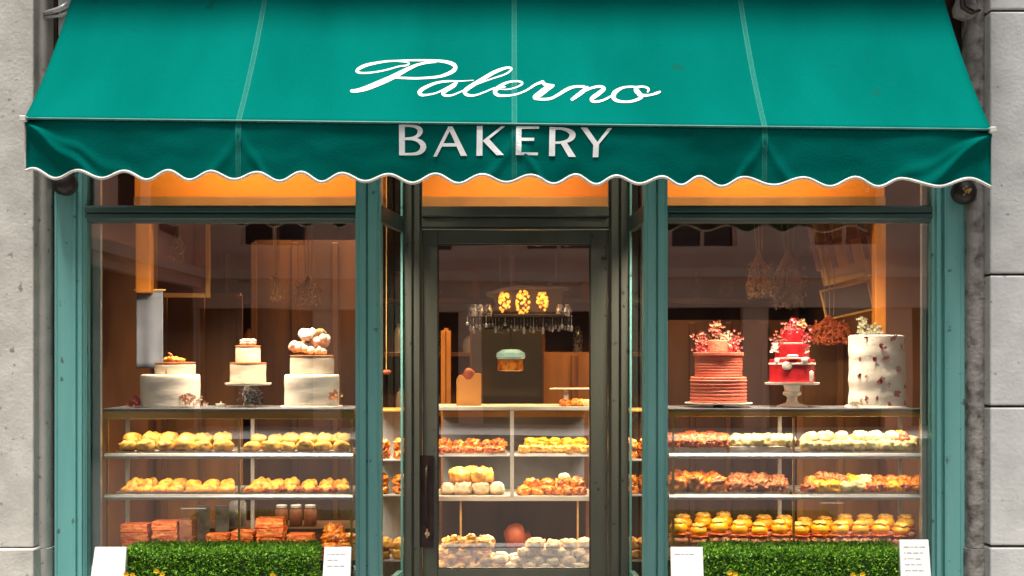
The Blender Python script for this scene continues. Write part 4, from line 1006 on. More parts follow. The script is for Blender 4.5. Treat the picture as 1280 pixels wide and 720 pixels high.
# ------------------------------------------------------------ right window pastries
def block(px0, px1, py0, py1, Y, D, m, lab, name='pastry_board', cat='board'):
    x0, x1 = ax(px0, Y), ax(px1, Y); z0, z1 = az(py1, Y), az(py0, Y)
    bm = bmesh.new(); bmesh.ops.create_cube(bm, size=1); bmesh.ops.subdivide_edges(bm, edges=bm.edges[:], cuts=8, use_grid_fill=True)
    mb = MB(); vs = []
    for v in bm.verts:
        c = v.co; p = Vector((c.x * (x1 - x0), c.y * D, c.z * (z1 - z0)))
        k = noise.noise(Vector((p.x * 25, p.y * 25, p.z * 25 + px0)));  vs.append(p + Vector((0, k * .003 * (1 if abs(c.y) > .49 else 0), k * .002 * (1 if c.z > .49 else 0))))
    mb.add(vs, [tuple(q.index for q in f.verts) for f in bm.faces]); bm.free()
    o = mb.build(name, m, None, smooth=False, loc=((x0 + x1) / 2, Y + D / 2, (z0 + z1) / 2), bevel=.002); return tag(o, lab, cat)
zc = s1
block(836, 908, 559, 569, .25, .28, 'icing_white', 'long white iced board under the red orange pastries on the upper right shelf')
block(912, 989, 558, 568, .25, .28, 'icing_white', 'long white iced board under the pale buns left of the wire upright')
zt1 = az(559.5, .25)
for j, (Y, dz) in enumerate(((.28, 0), (.36, .012), (.44, .024))):
    row('red', 836, 908, 6, Y, zt1 + dz, 'red orange pastry', f'{("front","middle","rear")[j]} row on the board by the mullion', 'red orange pastries on the upper right shelf', .95)
    if j < 2: row('pale', 914, 989, 6, Y + .02, zt1 + dz, 'pale yellow bun', f'{("front","rear")[j]} row of white board left of the wire upright', 'pale buns left of the wire upright', .98)
tray(1000, 1148, .225, .56, s1, 'steel tray of pale buns on upper shelf below the floral cake')
for j, (Y, dz) in enumerate(((.275, .007), (.37, .03))):
    row('pale', 1003, 1145, 9 - j, Y, s1 + dz + .0, 'pale green bun', f'{("front","rear")[j]} row of upper tray below the floral cake', 'pale buns in the upper tray below the floral cake', 1.05)
row('pale', 1003, 1145, 7, .32, s1 + .062, 'pale green bun', 'raised top row of upper tray below the floral cake', 'pale buns in the upper tray below the floral cake', .85, skip=(6,))
food('orange_small', (ax(1125, .32), .32, s1 + .062), 'single orange glazed pastry topping the pale buns below the floral cake', 'pale buns in the upper tray below the floral cake', 1.0)
tray(838, 986, .225, .56, s2, 'steel tray of orange danishes and crumb cakes on the lower shelf next to the mullion')
tray(1003, 1155, .225, .56, s2, 'steel tray of mixed glazed pastries on the lower shelf under the floral cake')
row('orange', 836, 904, 3, .29, s2 + .007, 'large glossy orange danish', 'front of lower tray next to the mullion', 'orange danishes on the lower right shelf', 1.15, zs=1.15)
row('orange', 838, 904, 3, .40, s2 + .015, 'large glossy orange danish', 'rear of lower tray next to the mullion', 'orange danishes on the lower right shelf', 1.15, zs=1.2)
row('crumb', 908, 985, 3, .285, s2 + .007, 'coarse crumb cake', 'front row of lower tray left of the wire upright', 'crumb cakes on the lower right shelf', .95)
row('crumb', 908, 985, 3, .39, s2 + .026, 'coarse crumb cake', 'rear row of lower tray left of the wire upright', 'crumb cakes on the lower right shelf', .98)
kinds = ['red', 'yellow', 'yellow', 'pale', 'pale', 'red', 'orange_small', 'yellow', 'orange_small', 'orange_small']
desc = {'red': 'red fruit tartlet', 'yellow': 'yellow custard bun', 'pale': 'pale bun', 'orange_small': 'orange glazed pastry', 'crumb': 'brown crumb cake'}
for i, k_ in enumerate(kinds):
    px = 1011 + 15.0 * i
    food(k_, (ax(px, .28), .28, s2 + .007), f'{desc[k_]}, {ORD[i]} from left in the front of the mixed lower tray', 'mixed pastries on the lower right shelf', .98)
for i, k_ in enumerate(['orange_small', 'crumb', 'crumb', 'yellow', 'pale', 'red', 'red', 'orange_small', 'orange_small']):
    px = 1014 + 16.5 * i
    food(k_, (ax(px, .36), .36, s2 + .04), f'{desc[k_]}, {ORD[i]} from left in the rear of the mixed lower tray', 'mixed pastries on the lower right shelf', .92)

# filled buns along the right platform
proto = empty('filled_bun', (0, 0, 0))
MB().blob((0, 0, .024), (.052, .052, .026), .10, 2, 1, 3, .9, .9).build('bun_base', 'sponge_pink', proto, smooth=True)
MB().blob((0, 0, .050), (.050, .050, .010), .45, 5, 2, 3).build('fruit_filling', 'glaze_red', proto, smooth=True)
MB().blob((0, 0, .078), (.046, .046, .030), .10, 2, 3, 3, .9).build('custard_dome', 'custard', proto, smooth=True)
MB().blob((0, 0, .104), (.038, .038, .012), .35, 3, 4, 3).build('crust_cap', 'butter_bun', proto, smooth=True)
first = True
for j, (Y, dz, nn) in enumerate(((.33, 0, 12), (.46, .02, 12))):
    for i in range(nn):
        o = proto if first else copy_tree(proto); first = False
        px = 848 + 25.3 * i + (6 if j else 0)
        o.location = (ax(px, Y), Y, PZ + .052 + dz); o.rotation_euler = (0, 0, random.uniform(0, 6)); k_ = random.uniform(.94, 1.05) * 1.04; o.scale = (k_, k_, k_ * random.uniform(.92, 1.12) * 1.12)
        tag(o, f'layered yellow custard bun, {ORD[i]} from left in the {("front","rear")[j]} row on the right platform', 'bun', 'filled buns on the right platform')
tray(838, 1150, .27, .53, PZ + .001, 'long raised tray carrying the filled yellow buns on the right platform', h=.05)
# jars with caps behind
for i in range(6):
    jar(852 + 50 * i, 0.62, .42, .15, .048, f'dark lidded jar behind the filled buns, {ORD[i]} from left', 'black_iron', 'jars behind the filled buns')

# ------------------------------------------------------------ centre counter seen through the door
YC = 1.5
def CXp(px): return ax(px, YC)
cc = empty('counter_case', (CXp(643), YC, .06)); tag(cc, 'white framed glass counter case with two compartments seen through the shop door', 'display case')
ox = CXp(643)
zt_, zm, zl = az(513, YC) - .06, az(569, YC) - .06, az(620, YC) - .06
xa, xm, xb = CXp(543) - ox, CXp(640) - ox, CXp(741) - ox
MB().box(xa, xb, -.01, .5, zt_, zt_ + .024).build('top', 'white_metal', cc, bevel=.003)
for x0, x1 in ((xa, xm), (xm, xb)):
    MB().box(x0 + .014, x1 - .014, .004, .45, zm - .01, zm).build('shelf', 'white_metal', cc, bevel=.002)
MB().box(xa, xb, -.004, .47, zl - .032, zl).build('deck', 'white_metal', cc, bevel=.003)
for x in (xa, xm - .012, xb - .024): MB().box(x, x + .024, -.008, .016, zl + .001, zt_ - .001).build('upright', 'white_metal', cc, bevel=.002)
MB().box(xa + .03, xb - .03, .455, .47, zl + .001, zt_ - .001).build('back_panel', 'grey_slab', cc)
MB().box(xa + .03, xb - .03, .40, .44, zt_ - .06, zt_ - .02).build('rear_rail', 'brass', cc, bevel=.003)
for x in (xa + .16, xb - .10): MB().box(x, x + .012, .02, .032, .0, zl - .033).build('leg', 'brass', cc)
MB().box(xa + .02, xb - .02, .44, .46, .0, zl - .034).build('rear_board', 'dark_wood', cc)
area('bulb', (0, .06, zt_ - .012), .9, .04, 2.4, (1, .84, .6), (0, 0, 0), cc)
zM, zL = zm + .06, zl + .06
tray(549, 633, YC + .03, YC + .3, zM, 'steel tray in the upper left compartment of the counter case', grp='trays in the counter case')
tray(652, 735, YC + .03, YC + .3, zM, 'steel tray in the upper right compartment of the counter case', grp='trays in the counter case')
row('red', 549, 632, 6, YC + .07, zM + .007, 'red and orange pastry', 'front of upper left compartment of counter', 'pastries in the upper left compartment', .85)
row('orange_small', 549, 632, 5, YC + .16, zM + .035, 'orange glazed pastry', 'rear of upper left compartment of counter', 'pastries in the upper left compartment', 1.0)
row('golden_roll', 648, 736, 6, YC + .07, zM + .007, 'golden roll', 'front of upper right compartment of counter', 'golden rolls in the upper right compartment', .85)
row('yellow', 655, 732, 5, YC + .16, zM + .04, 'yellow custard bun', 'rear of upper right compartment of counter', 'custard buns in the upper right compartment', 1.0)
row('roll', 550, 632, 4, YC + .09, zL, 'large floury roll', 'front of lower left compartment of counter', 'floury rolls in the lower left compartment', 1.1, zs=1.3)
row('golden_roll', 560, 618, 2, YC + .12, zL + .075, 'large pale golden roll', 'stacked second level in lower left compartment', 'floury rolls in the lower left compartment', 1.3, zs=1.2)
row('golden_roll', 578, 600, 1, YC + .14, zL + .13, 'small golden roll', 'crowning the heap in lower left compartment', 'floury rolls in the lower left compartment', .8)
row('orange_small', 650, 732, 6, YC + .07, zL, 'orange brown pastry', 'front of lower right compartment of counter', 'orange pastries in the lower right compartment', 1.05)
row('orange_small', 658, 728, 4, YC + .10, zL + .045, 'orange brown pastry', 'upper level of lower right compartment of counter', 'orange pastries in the lower right compartment', 1.1)
row('pale', 698, 712, 1, YC + .10, zL + .09, 'small pale bun', 'topping the orange pastries in the counter', 'orange pastries in the lower right compartment', .8)
area('bulb', (0, .05, zm - .014), .9, .03, 2.2, (1, .84, .6), (R(20), 0, 0), cc)
area('bulb', (0, .0, zl - .04), .9, .03, 6.0, (1, .80, .5), (R(-38), 0, 0), cc)  # light added under the deck to warm the bread heaps
# things on the counter
ztop = az(513, YC) + .024
r = empty('cake_plate', (CXp(712), YC + .15, ztop)); tag(r, 'small raised white plate of tarts on the right end of the counter', 'plate')
MB().box(-.12, .16, -.02, .12, .105, .113).build('plate', 'icing_white', r, bevel=.003); MB().box(-.03, .0, .04, .06, 0, .104).build('stem', 'steel', r)
for i, (px, k_) in enumerate(((706, 'orange_small'), (722, 'golden_roll'), (733, 'pale'))):
    food(k_, (ax(px, YC + .08), YC + .08, ztop), f'small {desc.get(k_, "golden roll")} on the counter top under the raised plate', 'pastries on the counter top', .75)
bag = MB()
pts = [(-.075, 0), (.085, 0), (.085, .205), (.05, .21), (.035, .19), (.02, .168), (-.01, .165), (-.03, .185), (-.045, .20), (-.06, .195), (-.075, .17)]
bag.prism_y(pts, 0, .05); ro = empty('paper_bag', (ax(585, YC + .2), YC + .2, ztop)); tag(ro, 'ochre paper bag with a round notch standing on the counter', 'bag')
bag.build('sack', 'ochre', ro, bevel=.004)
MB().blob((.005, .06, .19), (.04, .03, .05), .2, 2, 5, 3).build('loaf', 'terracotta', ro, smooth=True)

# bread heaps in front of the counter
YH = 1.05
ht = empty('low_table', (0.02, YH, .06)); tag(ht, 'low table covered by heaps of bread just inside the door', 'table')
MB().box(-.47, .50, -.12, .35, -.02, .06).build('top', 'dark_wood', ht, bevel=.004)
for x in (-.45, .45):
    for y in (-.10, .3): MB().box(x, x + .03, y, y + .03, -.06, -.021).build('leg', 'dark_wood', ht)
zh = .135
ci = 0
for lev in range(8):
    for j in range(2):
        n_ = 9
        for i in range(n_):
            px = 549 + 190 * (i + .5 + .0 * lev) / 9 + (lev % 2) * 9 - 4 + random.uniform(-3, 3)
            pyt = 668 if px < 612 else (690 if px < 650 else 668)
            z = zh + lev * .043
            Y = YH - .04 + j * .10 + lev * .012
            if z + .05 > az(pyt, Y) : continue
            if px > 737: continue
            g_ = px < 620
            gold = g_ and lev > 1
            food('golden_roll' if gold else 'roll', (ax(px, Y), Y, z + random.uniform(-.004, .004)),
                 'golden crusty roll in the left heap just inside the door' if gold else ('pale floury roll low in the left heap inside the door' if g_ else 'white floury roll in the large right heap inside the door'),
                 'golden rolls heaped inside the door' if gold else ('pale rolls under the golden heap' if g_ else 'white rolls heaped inside the door'), random.uniform(.9, 1.02), tilt=(random.uniform(-.2, .2), random.uniform(-.2, .2)))
for i in range(6): food('yellow', (ax(568 + 7 * i, YH + .02), YH + .02, az(676 + (i % 3) * 5, YH)), 'small yellow bun on top of the golden heap inside the door', 'yellow buns topping the golden heap', .62)
for i, (px, py, s) in enumerate(((645, 672, 1.0), (655, 676, .8))):
    o = MB().lathe([(.001, -.07), (.05, -.07), (.085, -.03), (.09, .02), (.07, .06), (.001, .065)], n=28, wob=.05)
    q = o.build('terracotta_jar', 'terracotta', None, smooth=True, loc=tuple(at(px, py, 1.62 + .1 * i))); q.rotation_euler = (0, R(78), 0); q.scale = (s, s, s)
    tag(q, ('large' if i == 0 else 'small') + ' terracotta pot lying behind the white rolls under the counter', 'pot')

# ------------------------------------------------------------ side shelves seen through the slanted panes
for s, (p0, p1) in enumerate(((466, 512), (780, 818))):
    Y = .95; x0, x1 = ax(p0, Y), ax(p1, Y); cx = (x0 + x1) / 2; wv = (x1 - x0) / 2
    r = empty('side_rack', (cx, Y, .06)); side = ('left', 'right')[s]
    tag(r, f'narrow rack of pastries behind the {side} slanted pane of the door recess', 'rack')
    zs = [az(py, Y) - .06 for py in (512, 574, 618, 700)]
    for q, z in enumerate(zs):
        MB().box(-wv, wv, 0, .3, z - .012, z).build('shelf', 'gold_wood' if q == 0 else 'steel', r, bevel=.002)
    MB().box(-wv, wv, .301, .31, 0, zs[0]).build('back_panel', 'grey_card' if s == 0 else 'dark_wood', r)
    for x in (-wv, wv - .012): MB().box(x, x + .012, -.013, -.001, 0, zs[0]).build('upright', 'brass', r)
    area('bulb', (0, .05, zs[0] - .03), wv * 1.5, .03, .9, (1, .8, .5), (0, 0, 0), r)
    for q, k_ in ((1, 'orange_small'), (2, 'orange_small'), (3, 'golden_roll')):
        for i in range(4):
            food(k_, (cx - wv * .62 + (i % 2) * wv * 1.2, Y + .06 + .0 * i, .06 + zs[q] + (.055 if i > 1 else 0)),
                 f'{"orange glazed pastry" if q < 3 else "golden roll"} on the {("upper","middle","lower")[q-1]} shelf of the {side} side rack', f'pastries on the {("upper","middle","lower")[q-1]} shelf of the {side} rack', 1.15)
# pendant with round ball seen in the left slanted pane
pl = empty('pendant_cord', at(483, 465, .9)); tag(pl, 'thin cord with small copper bob hanging behind the left slanted pane', 'pendant')
MB().tube([(0, 0, 0), (0, 0, 1.9)], .003, 6).build('cord', 'brass', pl); MB().blob((0, 0, 0), (.03, .02, .014), .1, 2, 1, 2).build('bob', 'terracotta', pl, smooth=True)

# ------------------------------------------------------------ hanging and wall things
def sprig(px, py0, py1, Y, wpx, m, lab, n=50, rope=True, seed=1, drop=None):
    top = at(px, 255, Y); z1 = az(py0, Y) - top.z; z0 = az(py1, Y) - top.z; w_ = wpx / F * (Y - CAMY)
    r = empty('dried_bouquet', top); tag(r, lab, 'dried flowers'); rn = random.Random(seed)
    g = MB()
    for i in range(3): g.tube([((i - 1) * w_ * .1, 0, .55), ((i - 1) * w_ * .15, 0, z1 * .5), ((i - 1) * w_ * .1 + .005, 0, z1 + .0)], .0025, 5)
    g.build('cord', 'twig' if not rope else 'dried_flower', r)
    g = MB()
    for i in range(n // 2):
        a = rn.uniform(-1, 1); q = rn.uniform(-.04, .04)
        g.tube([(rn.uniform(-.01, .01), 0, z1), (a * w_ * .35, q, z1 + (z0 - z1) * .45), (a * w_ * .5, q * 1.5, z1 + (z0 - z1) * rn.uniform(.6, 1))], .0016, 4)
    g.build('stems', m, r)
    fl = MB()
    for i in range(n * 2):
        t = rn.uniform(.25, 1); p = Vector((rn.uniform(-.5, .5) * w_ * (.4 + .6 * math.sin(t * 2.6)), rn.uniform(-.05, .05), z1 + (z0 - z1) * t)); s = rn.uniform(.006, .014)
        for k in range(3):
            d = Vector((rn.uniform(-1, 1), rn.uniform(-1, .2), rn.uniform(-1, 1))).normalized(); e = d.cross(Vector((.3, .8, .2))).normalized()
            fl.add([p, p + d * s + e * s * .4, p + d * s * 1.7, p + d * s - e * s * .4], [(0, 1, 2, 3)])
    fl.build('petals', m, r)
sprig(222, 285, 328, 1.5, 16, 'dried_flower', 'twisted golden dried stems hanging in front of the red painting', 40, True, 2)
sprig(346, 336, 378, 1.7, 16, 'dried_flower', 'small golden yellow dried leaf bunch hanging above the white cakes', 24, True, 3)
sprig(948, 312, 372, 1.7, 34, 'dried_flower', 'golden dried wreath hanging on cords above the coral cake', 60, True, 4)
sprig(985, 312, 385, 1.9, 50, 'dried_pale', 'wide pale dried branches hanging above the crimson cake', 80, False, 5)
sprig(385, 345, 382, 2.0, 34, 'dried_pale', 'pale faded dried branches hanging above the rose topped cake', 50, False, 6)
sprig(1036, 394, 430, 1.2, 50, 'dried_red', 'fiery red dried flowers behind the floral cake', 110, False, 7)

def frame_pic(px0, px1, py0, py1, Y, m_in, m_fr, lab, rot=(0, 0, 0), t=.03, name='framed_painting'):
    x0, x1, z0, z1 = ax(px0, Y), ax(px1, Y), az(py1, Y), az(py0, Y); w_, h_ = (x1 - x0) / 2, (z1 - z0) / 2
    r = empty(name, ((x0 + x1) / 2, Y, (z0 + z1) / 2)); r.rotation_euler = rot; tag(r, lab, 'picture')
    MB().box(-w_ + t, w_ - t, .005, .015, -h_ + t, h_ - t).build('canvas', m_in, r)
    g = MB(); g.box(-w_, -w_ + t, -.015, .02, -h_, h_); g.box(w_ - t, w_, -.015, .02, -h_, h_); g.box(-w_ + t + .0005, w_ - t - .0005, -.015, .02, h_ - t, h_); g.box(-w_ + t + .0005, w_ - t - .0005, -.015, .02, -h_, -h_ + t)
    g.build('frame', m_fr, r, bevel=.004)
frame_pic(192, 262, 240, 372, 1.6, 'painting', 'gold_wood', 'dark red painting in a slim gold frame behind the left window', (0, 0, R(8)))
frame_pic(1020, 1082, 262, 352, 1.3, 'ochre', 'gold_wood', 'tilted golden framed panel high behind the right window', (0, R(-12), R(-25)), .035)
frame_pic(1028, 1090, 356, 395, 1.45, 'dark_wood', 'gold_wood', 'tilted dark plaque with golden rim under the framed panel', (0, R(-12), R(-25)), .014, 'wall_plaque')
g = MB()
for i in range(4): g.box(-.16 + i * .1, -.13 + i * .1, 0, .02, -.16, .16)
r = empty('leaded_tracery', at(1046, 300, 1.22)); r.rotation_euler = (0, R(-12), R(-25)); tag(r, 'dark wrought tracery across the golden framed panel', 'tracery')
g.build('bars', 'dark_cake', r); MB().box(-.17, .2, -.01, -.001, -.02, .01).build('crossbar', 'dark_cake', r)
r = empty('hanging_cloth', at(187, 412, .85)); tag(r, 'pale blue white cloth hanging at the left side of the window room', 'cloth')
g = MB(); vs = []; n = 24
w_ = (ax(203, .85) - ax(170, .85)); h_ = (az(365, .85) - az(462, .85))
for j in range(13):
    for i in range(n + 1):
        x = (i / n - .5) * w_; vs.append((x, .004 * math.sin(i / n * 9) * (.3 + j / 12), h_ / 2 - h_ * j / 12 - .0))
g.add(vs, [(j * (n + 1) + i, (j + 1) * (n + 1) + i, (j + 1) * (n + 1) + i + 1, j * (n + 1) + i + 1) for j in range(12) for i in range(n)])
o = g.build('drape', 'blue_card', r, smooth=True); o.modifiers.new('solid', 'SOLIDIFY').thickness = .004
MB().tube([(-w_ * .6, 0, h_ / 2 + .004), (w_ * .6, 0, h_ / 2 + .004)], .006, 8).build('rail', 'brass', r)
# ceiling cove beam in the left window (pale, diagonal moulding)
# rear counter and shelves with goods against the back wall
bs = empty('wall_shelves', (0, 4.25, .06)); tag(bs, 'dark wooden wall shelves with crockery across the rear wall of the shop', 'shelves')
for i, z in enumerate((.95, 1.45, 1.9)): MB().box(-2.4, 2.4, 0, .32, z, z + .035).build('shelf', 'brown_wood', bs, bevel=.003)
for x in (-2.4, -1.2, -.02, 1.2, 2.36): MB().box(x, x + .04, .001, .319, 0, 2.3).build('upright', 'brown_wood', bs)
for lv, z in enumerate((.985, 1.485, 1.935)):
    for i in range(15):
        x = -2.2 + i * .31 + random.uniform(-.05, .05)
        if any(abs(x - u) < .08 for u in (-2.4, -1.18, 0, 1.22, 2.38)): continue
        hh = random.uniform(.12, .26); rr_ = random.uniform(.04, .07)
        q = MB().lathe([(.001, 0), (rr_, 0), (rr_ * 1.1, hh * .4), (rr_ * .9, hh * .8), (rr_ * .5, hh * .9), (rr_ * .6, hh)], n=16)
        o = q.build('storage_pot', random.choice(['terracotta', 'clear_ware', 'ochre', 'dark_cake', 'jar_glass', 'steel']), None, auto=True, loc=(x, 4.4, .06 + z))
        tag(o, f'small pot on the {("lowest","middle","highest")[lv]} shelf of the rear wall, {ORD[i]} from the left', 'pot', 'pots on the rear wall shelves')

# hanging rack behind the door glass
YR = 1.45
hr = empty('hanging_rack', at(655, 360, YR)); tag(hr, 'black ceiling rack with three amber lamps hanging behind the door glass', 'hanging lamp')
def rx(px): return ax(px, YR) - hr.location.x
def rz_(py): return az(py, YR) - hr.location.z
g = MB(); pts = [(rx(608), rz_(366)), (rx(625), rz_(361)), (rx(650), rz_(357)), (rx(680), rz_(358.5)), (rx(711), rz_(359)), (rx(711), rz_(363)), (rx(704), rz_(366)), (rx(702), rz_(392)), (rx(622), rz_(392)), (rx(617), rz_(374)), (rx(608), rz_(369))]
g.prism_y(pts[::-1], .06, .075); g.build('back_board', 'black_iron', hr)
MB().prism_y([(rx(608), rz_(366)), (rx(608), rz_(369)), (rx(650), rz_(361)), (rx(711), rz_(362.5)), (rx(711), rz_(359)), (rx(680), rz_(358.5)), (rx(650), rz_(357)), (rx(625), rz_(361))], -.05, .0595).build('canopy', 'black_iron', hr)
MB().box(rx(584), rx(714), .076, .09, rz_(412), rz_(384)).build('rear_slats', 'black_iron', hr, bevel=.003)
MB().box(rx(617), rx(706), -.05, .058, rz_(396), rz_(393)).build('tray', 'black_iron', hr, bevel=.002)
for i, (px, w_, a, b) in enumerate(((630.5, 8.5, 364, 391), (653.5, 10, 362, 394), (678, 8, 364, 390))):
    g = MB(); rn = random.Random(i)
    for k in range(46):
        t = rn.uniform(-1, 1); q = math.sqrt(1 - t * t * .85)
        an = rn.uniform(0, 6.28)
        g.blob((rx(px) + math.cos(an) * q * w_ / 200 * .8, math.sin(an) * q * .03 + 0, rz_((a + b) / 2) + t * (rz_(a) - rz_(b)) * .44), (.0095, .0095, .010), .3, 2, k, 1)
    g.build('lamp', 'amber_bulb', hr, smooth=False)
    l = bpy.data.lights.new('bulb', 'POINT'); l.energy = .8; l.color = (1, .5, .15); l.shadow_soft_size = .03
    lo = bpy.data.objects.new('bulb', l); C.objects.link(lo); lo.parent = hr; lo.location = (rx(px), -.08, rz_(376))
for x in (rx(625), rx(695)): MB().tube([(x, 0, rz_(360)), (x, 0, 3.2 - hr.location.z)], .003, 6).build('chain', 'black_iron', hr)
# utensils / glasses under the rack
def ware(px, py0, py1, i, Y):
    p = at(px, py0, Y); o = MB(); L_ = az(py0, Y) - az(py1, Y)
    o.tube([(0, 0, .01), (0, 0, -L_ * .55)], .0022, 6); o.lathe([(.001, -L_), (.007, -L_ * .95), (.010, -L_ * .78), (.007, -L_ * .6), (.001, -L_ * .52)], n=10)
    q = o.build('hanging_glass', 'clear_ware' if i % 3 else 'steel', None, smooth=True, loc=tuple(p))
    tag(q, 'small glittering glass hanging below the black lamp rack', 'glass', 'glasses hanging below the lamp rack')
rail = empty('glass_rail', at(655, 398, YR)); tag(rail, 'thin black rail of hanging glasses under the amber lamps', 'rail')
MB().box(ax(582, YR) - rail.location.x, ax(716, YR) - rail.location.x, -.01, .0, .006, .012).build('bar', 'black_iron', rail)
MB().box(ax(582, YR) - rail.location.x, ax(716, YR) - rail.location.x, .06, .07, .006, .012).build('bar', 'black_iron', rail)
for i in range(34): ware(584 + i * 3.95, 397, random.uniform(407, 418), i, YR - .005 + .07 * (i % 2))
for i, px in enumerate((592, 600, 610, 700, 709)):
    o = MB().lathe([(.001, 0), (.026, 0), (.030, .03), (.022, .06), (.018, .075)], n=16).build('glass_jar', 'clear_ware', None, auto=True, loc=(ax(px, YR + .03), YR + .03, az(398, YR) + .014))
    tag(o, f'small grey glass jar on the black rail, {ORD[i]} from the left', 'jar', 'glass jars on the black rail')
gl = empty('green_lamp', at(638.5, 443, YR)); tag(gl, 'pale green oval glass lamp hanging above a small amber jar', 'lamp')
q = (ax(657, YR) - ax(620, YR)) / 2
MB().lathe([(.001, -.032), (q * .9, -.03), (q, -.015), (q * .95, .01), (q * .6, .03), (.001, .034)], n=28).build('shade', 'green_glass', gl, auto=True)
MB().lathe([(.001, -.105), (q * .72, -.105), (q * .86, -.10), (q * .86, -.034), (.001, -.034)], n=24, wob=.1).build('amber_base', 'orange_pastry', gl, auto=True)
MB().tube([(0, 0, .034), (0, 0, 3.2 - gl.location.z)], .003, 6).build('cord', 'black_iron', gl)
mb_ = empty('chalk_board', at(640, 480, 3.2)); tag(mb_, 'grey board on the rear wall behind the green lamp', 'board')
MB().box(-.30, .22, 0, .02, -.22, .46).build('panel', 'facade_glass', mb_, bevel=.004); MB().box(-.32, .24, .021, .03, -.24, .48).build('frame', 'dark_wood', mb_)

# ------------------------------------------------------------ outside: hedges, cards, flowers
def hedge(px0, px1, lab, plab):
    Y = -.74; x0, x1 = ax(px0, Y), ax(px1, Y); cx = (x0 + x1) / 2; hw = (x1 - x0) / 2
    zt_ = az(687.5, Y); D = .26; zb_ = .22
    p = empty('planter_box', (cx, Y, 0)); tag(p, plab, 'planter')
    MB().box(-hw - .02, hw + .02, -.03, D + .02, .01, zb_).build('trough', 'planter', p, bevel=.006)
    MB().box(-hw - .03, hw + .03, -.04, D + .03, zb_ + .0005, zb_ + .02).build('rim', 'planter', p, bevel=.004)
    h_ = empty('box_hedge', (cx, Y, zb_)); tag(h_, lab, 'hedge')
    H = zt_ - zb_
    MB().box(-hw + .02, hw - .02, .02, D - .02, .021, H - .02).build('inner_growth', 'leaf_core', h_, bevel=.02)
    g = MB(); rn = random.Random(px0)
    for i in range(21000):
        f = rn.random()
        if f < .46: p_ = Vector((rn.uniform(-hw, hw), 0, rn.uniform(.03, H))); nn = Vector((0, -1, 0))
        elif f < .88: p_ = Vector((rn.uniform(-hw, hw), rn.uniform(0, D), H)); nn = Vector((0, 0, 1))
        else: p_ = Vector((rn.choice((-hw, hw)), rn.uniform(0, D), rn.uniform(.03, H))); nn = Vector((math.copysign(1, p_.x), 0, 0))
        if noise.noise(p_ * 22) > .28 and rn.random() < .8: continue
        if rn.random() < .012: p_ += nn * rn.uniform(.004, .016)
        ins = .03
        for ax_, lim in ((0, hw), (2, H)):
            pass
        ex = max(0, abs(p_.x) - (hw - .03)); ez = max(0, p_.z - (H - .03))
        if nn.z > .5: p_.z -= ex * ex * 14 + max(0, .03 - p_.y) ** 2 * 14
        if nn.y < -.5: p_.y += ez * ez * 14 + ex * ex * 14
        if abs(nn.x) > .5: p_.x -= math.copysign(ez * ez * 14, p_.x)
        wv = noise.noise(Vector((p_.x * 9, p_.y * 9, p_.z * 9))) * .009
        p_ += nn * (wv * .7 + rn.uniform(-.022, .001))
        d = (nn * rn.uniform(.2, 1) + Vector((rn.uniform(-1, 1), rn.uniform(-1, 1), rn.uniform(-.6, 1.1)))).normalized()
        e = d.cross(Vector((rn.uniform(-1, 1), rn.uniform(-1, 1), rn.uniform(-1, 1)))).normalized(); s = rn.uniform(.006, .011)
        nrm = d.cross(e)
        g.add([p_, p_ + d * s + e * s * .45 + nrm * s * .12, p_ + d * s * 1.9, p_ + d * s - e * s * .45 + nrm * s * .12], [(0, 1, 2, 3)])
    lv = g.build('foliage', 'leaf', h_)
    return cx, hw, Y, zt_
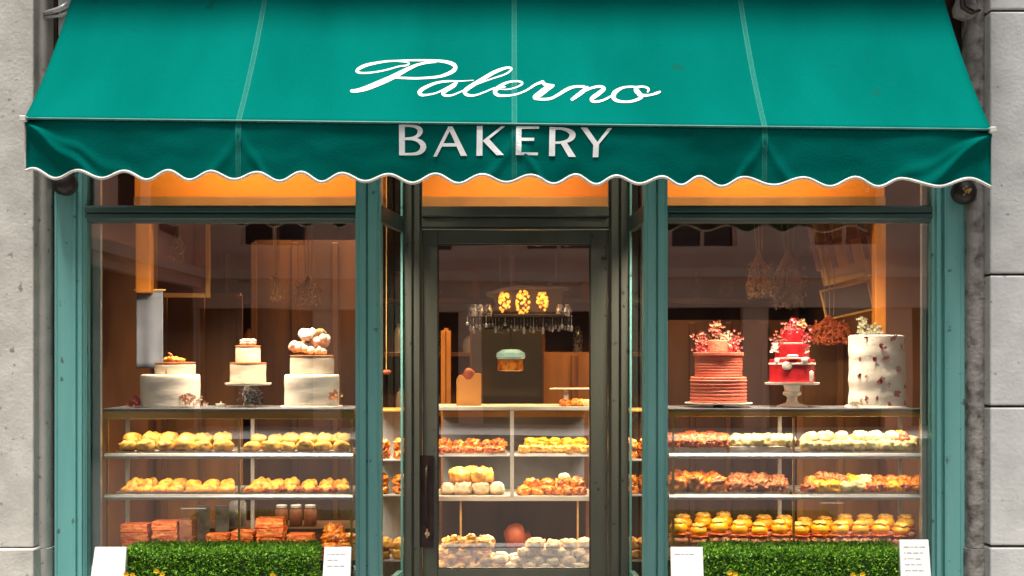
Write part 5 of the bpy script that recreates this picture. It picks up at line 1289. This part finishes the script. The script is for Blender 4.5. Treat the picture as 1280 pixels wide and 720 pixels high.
def flower(px, py, Y, lab, grp):
    p = at(px, py, Y); r = empty('yellow_flower', p); tag(r, lab, 'flower', grp)
    g = MB(); rn = random.Random(int(px))
    for ring in range(3):
        for k in range(7):
            a = k * .9 + ring * .4; d = Vector((math.cos(a), -.35 - .35 * ring, math.sin(a))).normalized(); e = Vector((-math.sin(a), 0, math.cos(a)))
            s = .008 * (1.25 - .25 * ring)
            g.add([Vector((0, 0, 0)), d * s + e * s * .4, d * s * 1.6, d * s - e * s * .4], [(0, 1, 2, 3)])
    g.build('petals', 'petal_yellow', r)
    MB().tube([(0, .002, 0), (.004, .006, -.05), (0, .02, -.16)], .0018, 5).build('stem', 'leaf_core', r)
hedge(151, 392, 'clipped green box hedge in front of the left window', 'dark trough planter under the left hedge')
hedge(880, 1131, 'clipped green box hedge in front of the right window', 'dark trough planter under the right hedge')
fl = [(158, 718, 'left'), (166, 719, 'left'), (196, 714, 'left'), (203, 718, 'left'), (341, 719, 'left'), (912, 716, 'right'), (919, 718, 'right'), (1078, 718, 'right'), (1066, 719, 'right')]
cnt = {'left': 0, 'right': 0}
for px, py, sd_ in fl:
    flower(px, py, -.78, f'small yellow flower, {ORD[cnt[sd_]]} in line along the foot of the {sd_} hedge', 'yellow flowers along the hedges'); cnt[sd_] += 1

def card(px0, px1, py0, Y, lab, slant_=0.0, lines=0, lean=0.0):
    x0, x1 = ax(px0, Y), ax(px1, Y); cx = (x0 + x1) / 2; w_ = (x1 - x0) / 2; z1 = az(py0, Y)
    r = empty('standing_card', (cx, Y, .232)); tag(r, lab, 'card'); r.rotation_euler = (R(-13), 0, 0)
    MB().prism_y([(-w_ - slant_, 0), (w_, 0), (w_, (z1 - .232) * 1.026), (-w_, (z1 - .232) * 1.026)], 0, .02).build('card', 'white_card', r, bevel=.003)
    if lines:
        rn = random.Random(px0)
        for i in range(lines):
            g = MB()
            z = (z1 - .232) * 1.026 - .035 - i * .027; q = rn.uniform(.5, .9)
            x = -w_ * .75
            while x < w_ * (q * 1.6 - .8):
                L_ = rn.uniform(.008, .03); g.box(x, min(x + L_, w_ * .8), -.0015, -.0005, z + rn.uniform(-.001, .001), z + .0028); x += L_ + .006
            g.build('handwriting', 'ink', r)
    MB().box(-w_ * .6, w_ * .6, .021, .06, -.19, .06).build('prop', 'white_metal', r)
card(111, 151, 687, -.84, 'plain white card beside the left end of the left hedge', .03)
card(402, 436, 687, -.84, 'white card with faint writing between the left hedge and the mullion', .012, 3)
card(841, 882, 687, -.84, 'plain white card between the right mullion and the right hedge', 0, 1)
card(1132, 1169, 678, -.84, 'lined white card at the right end of the right hedge', .01, 6)
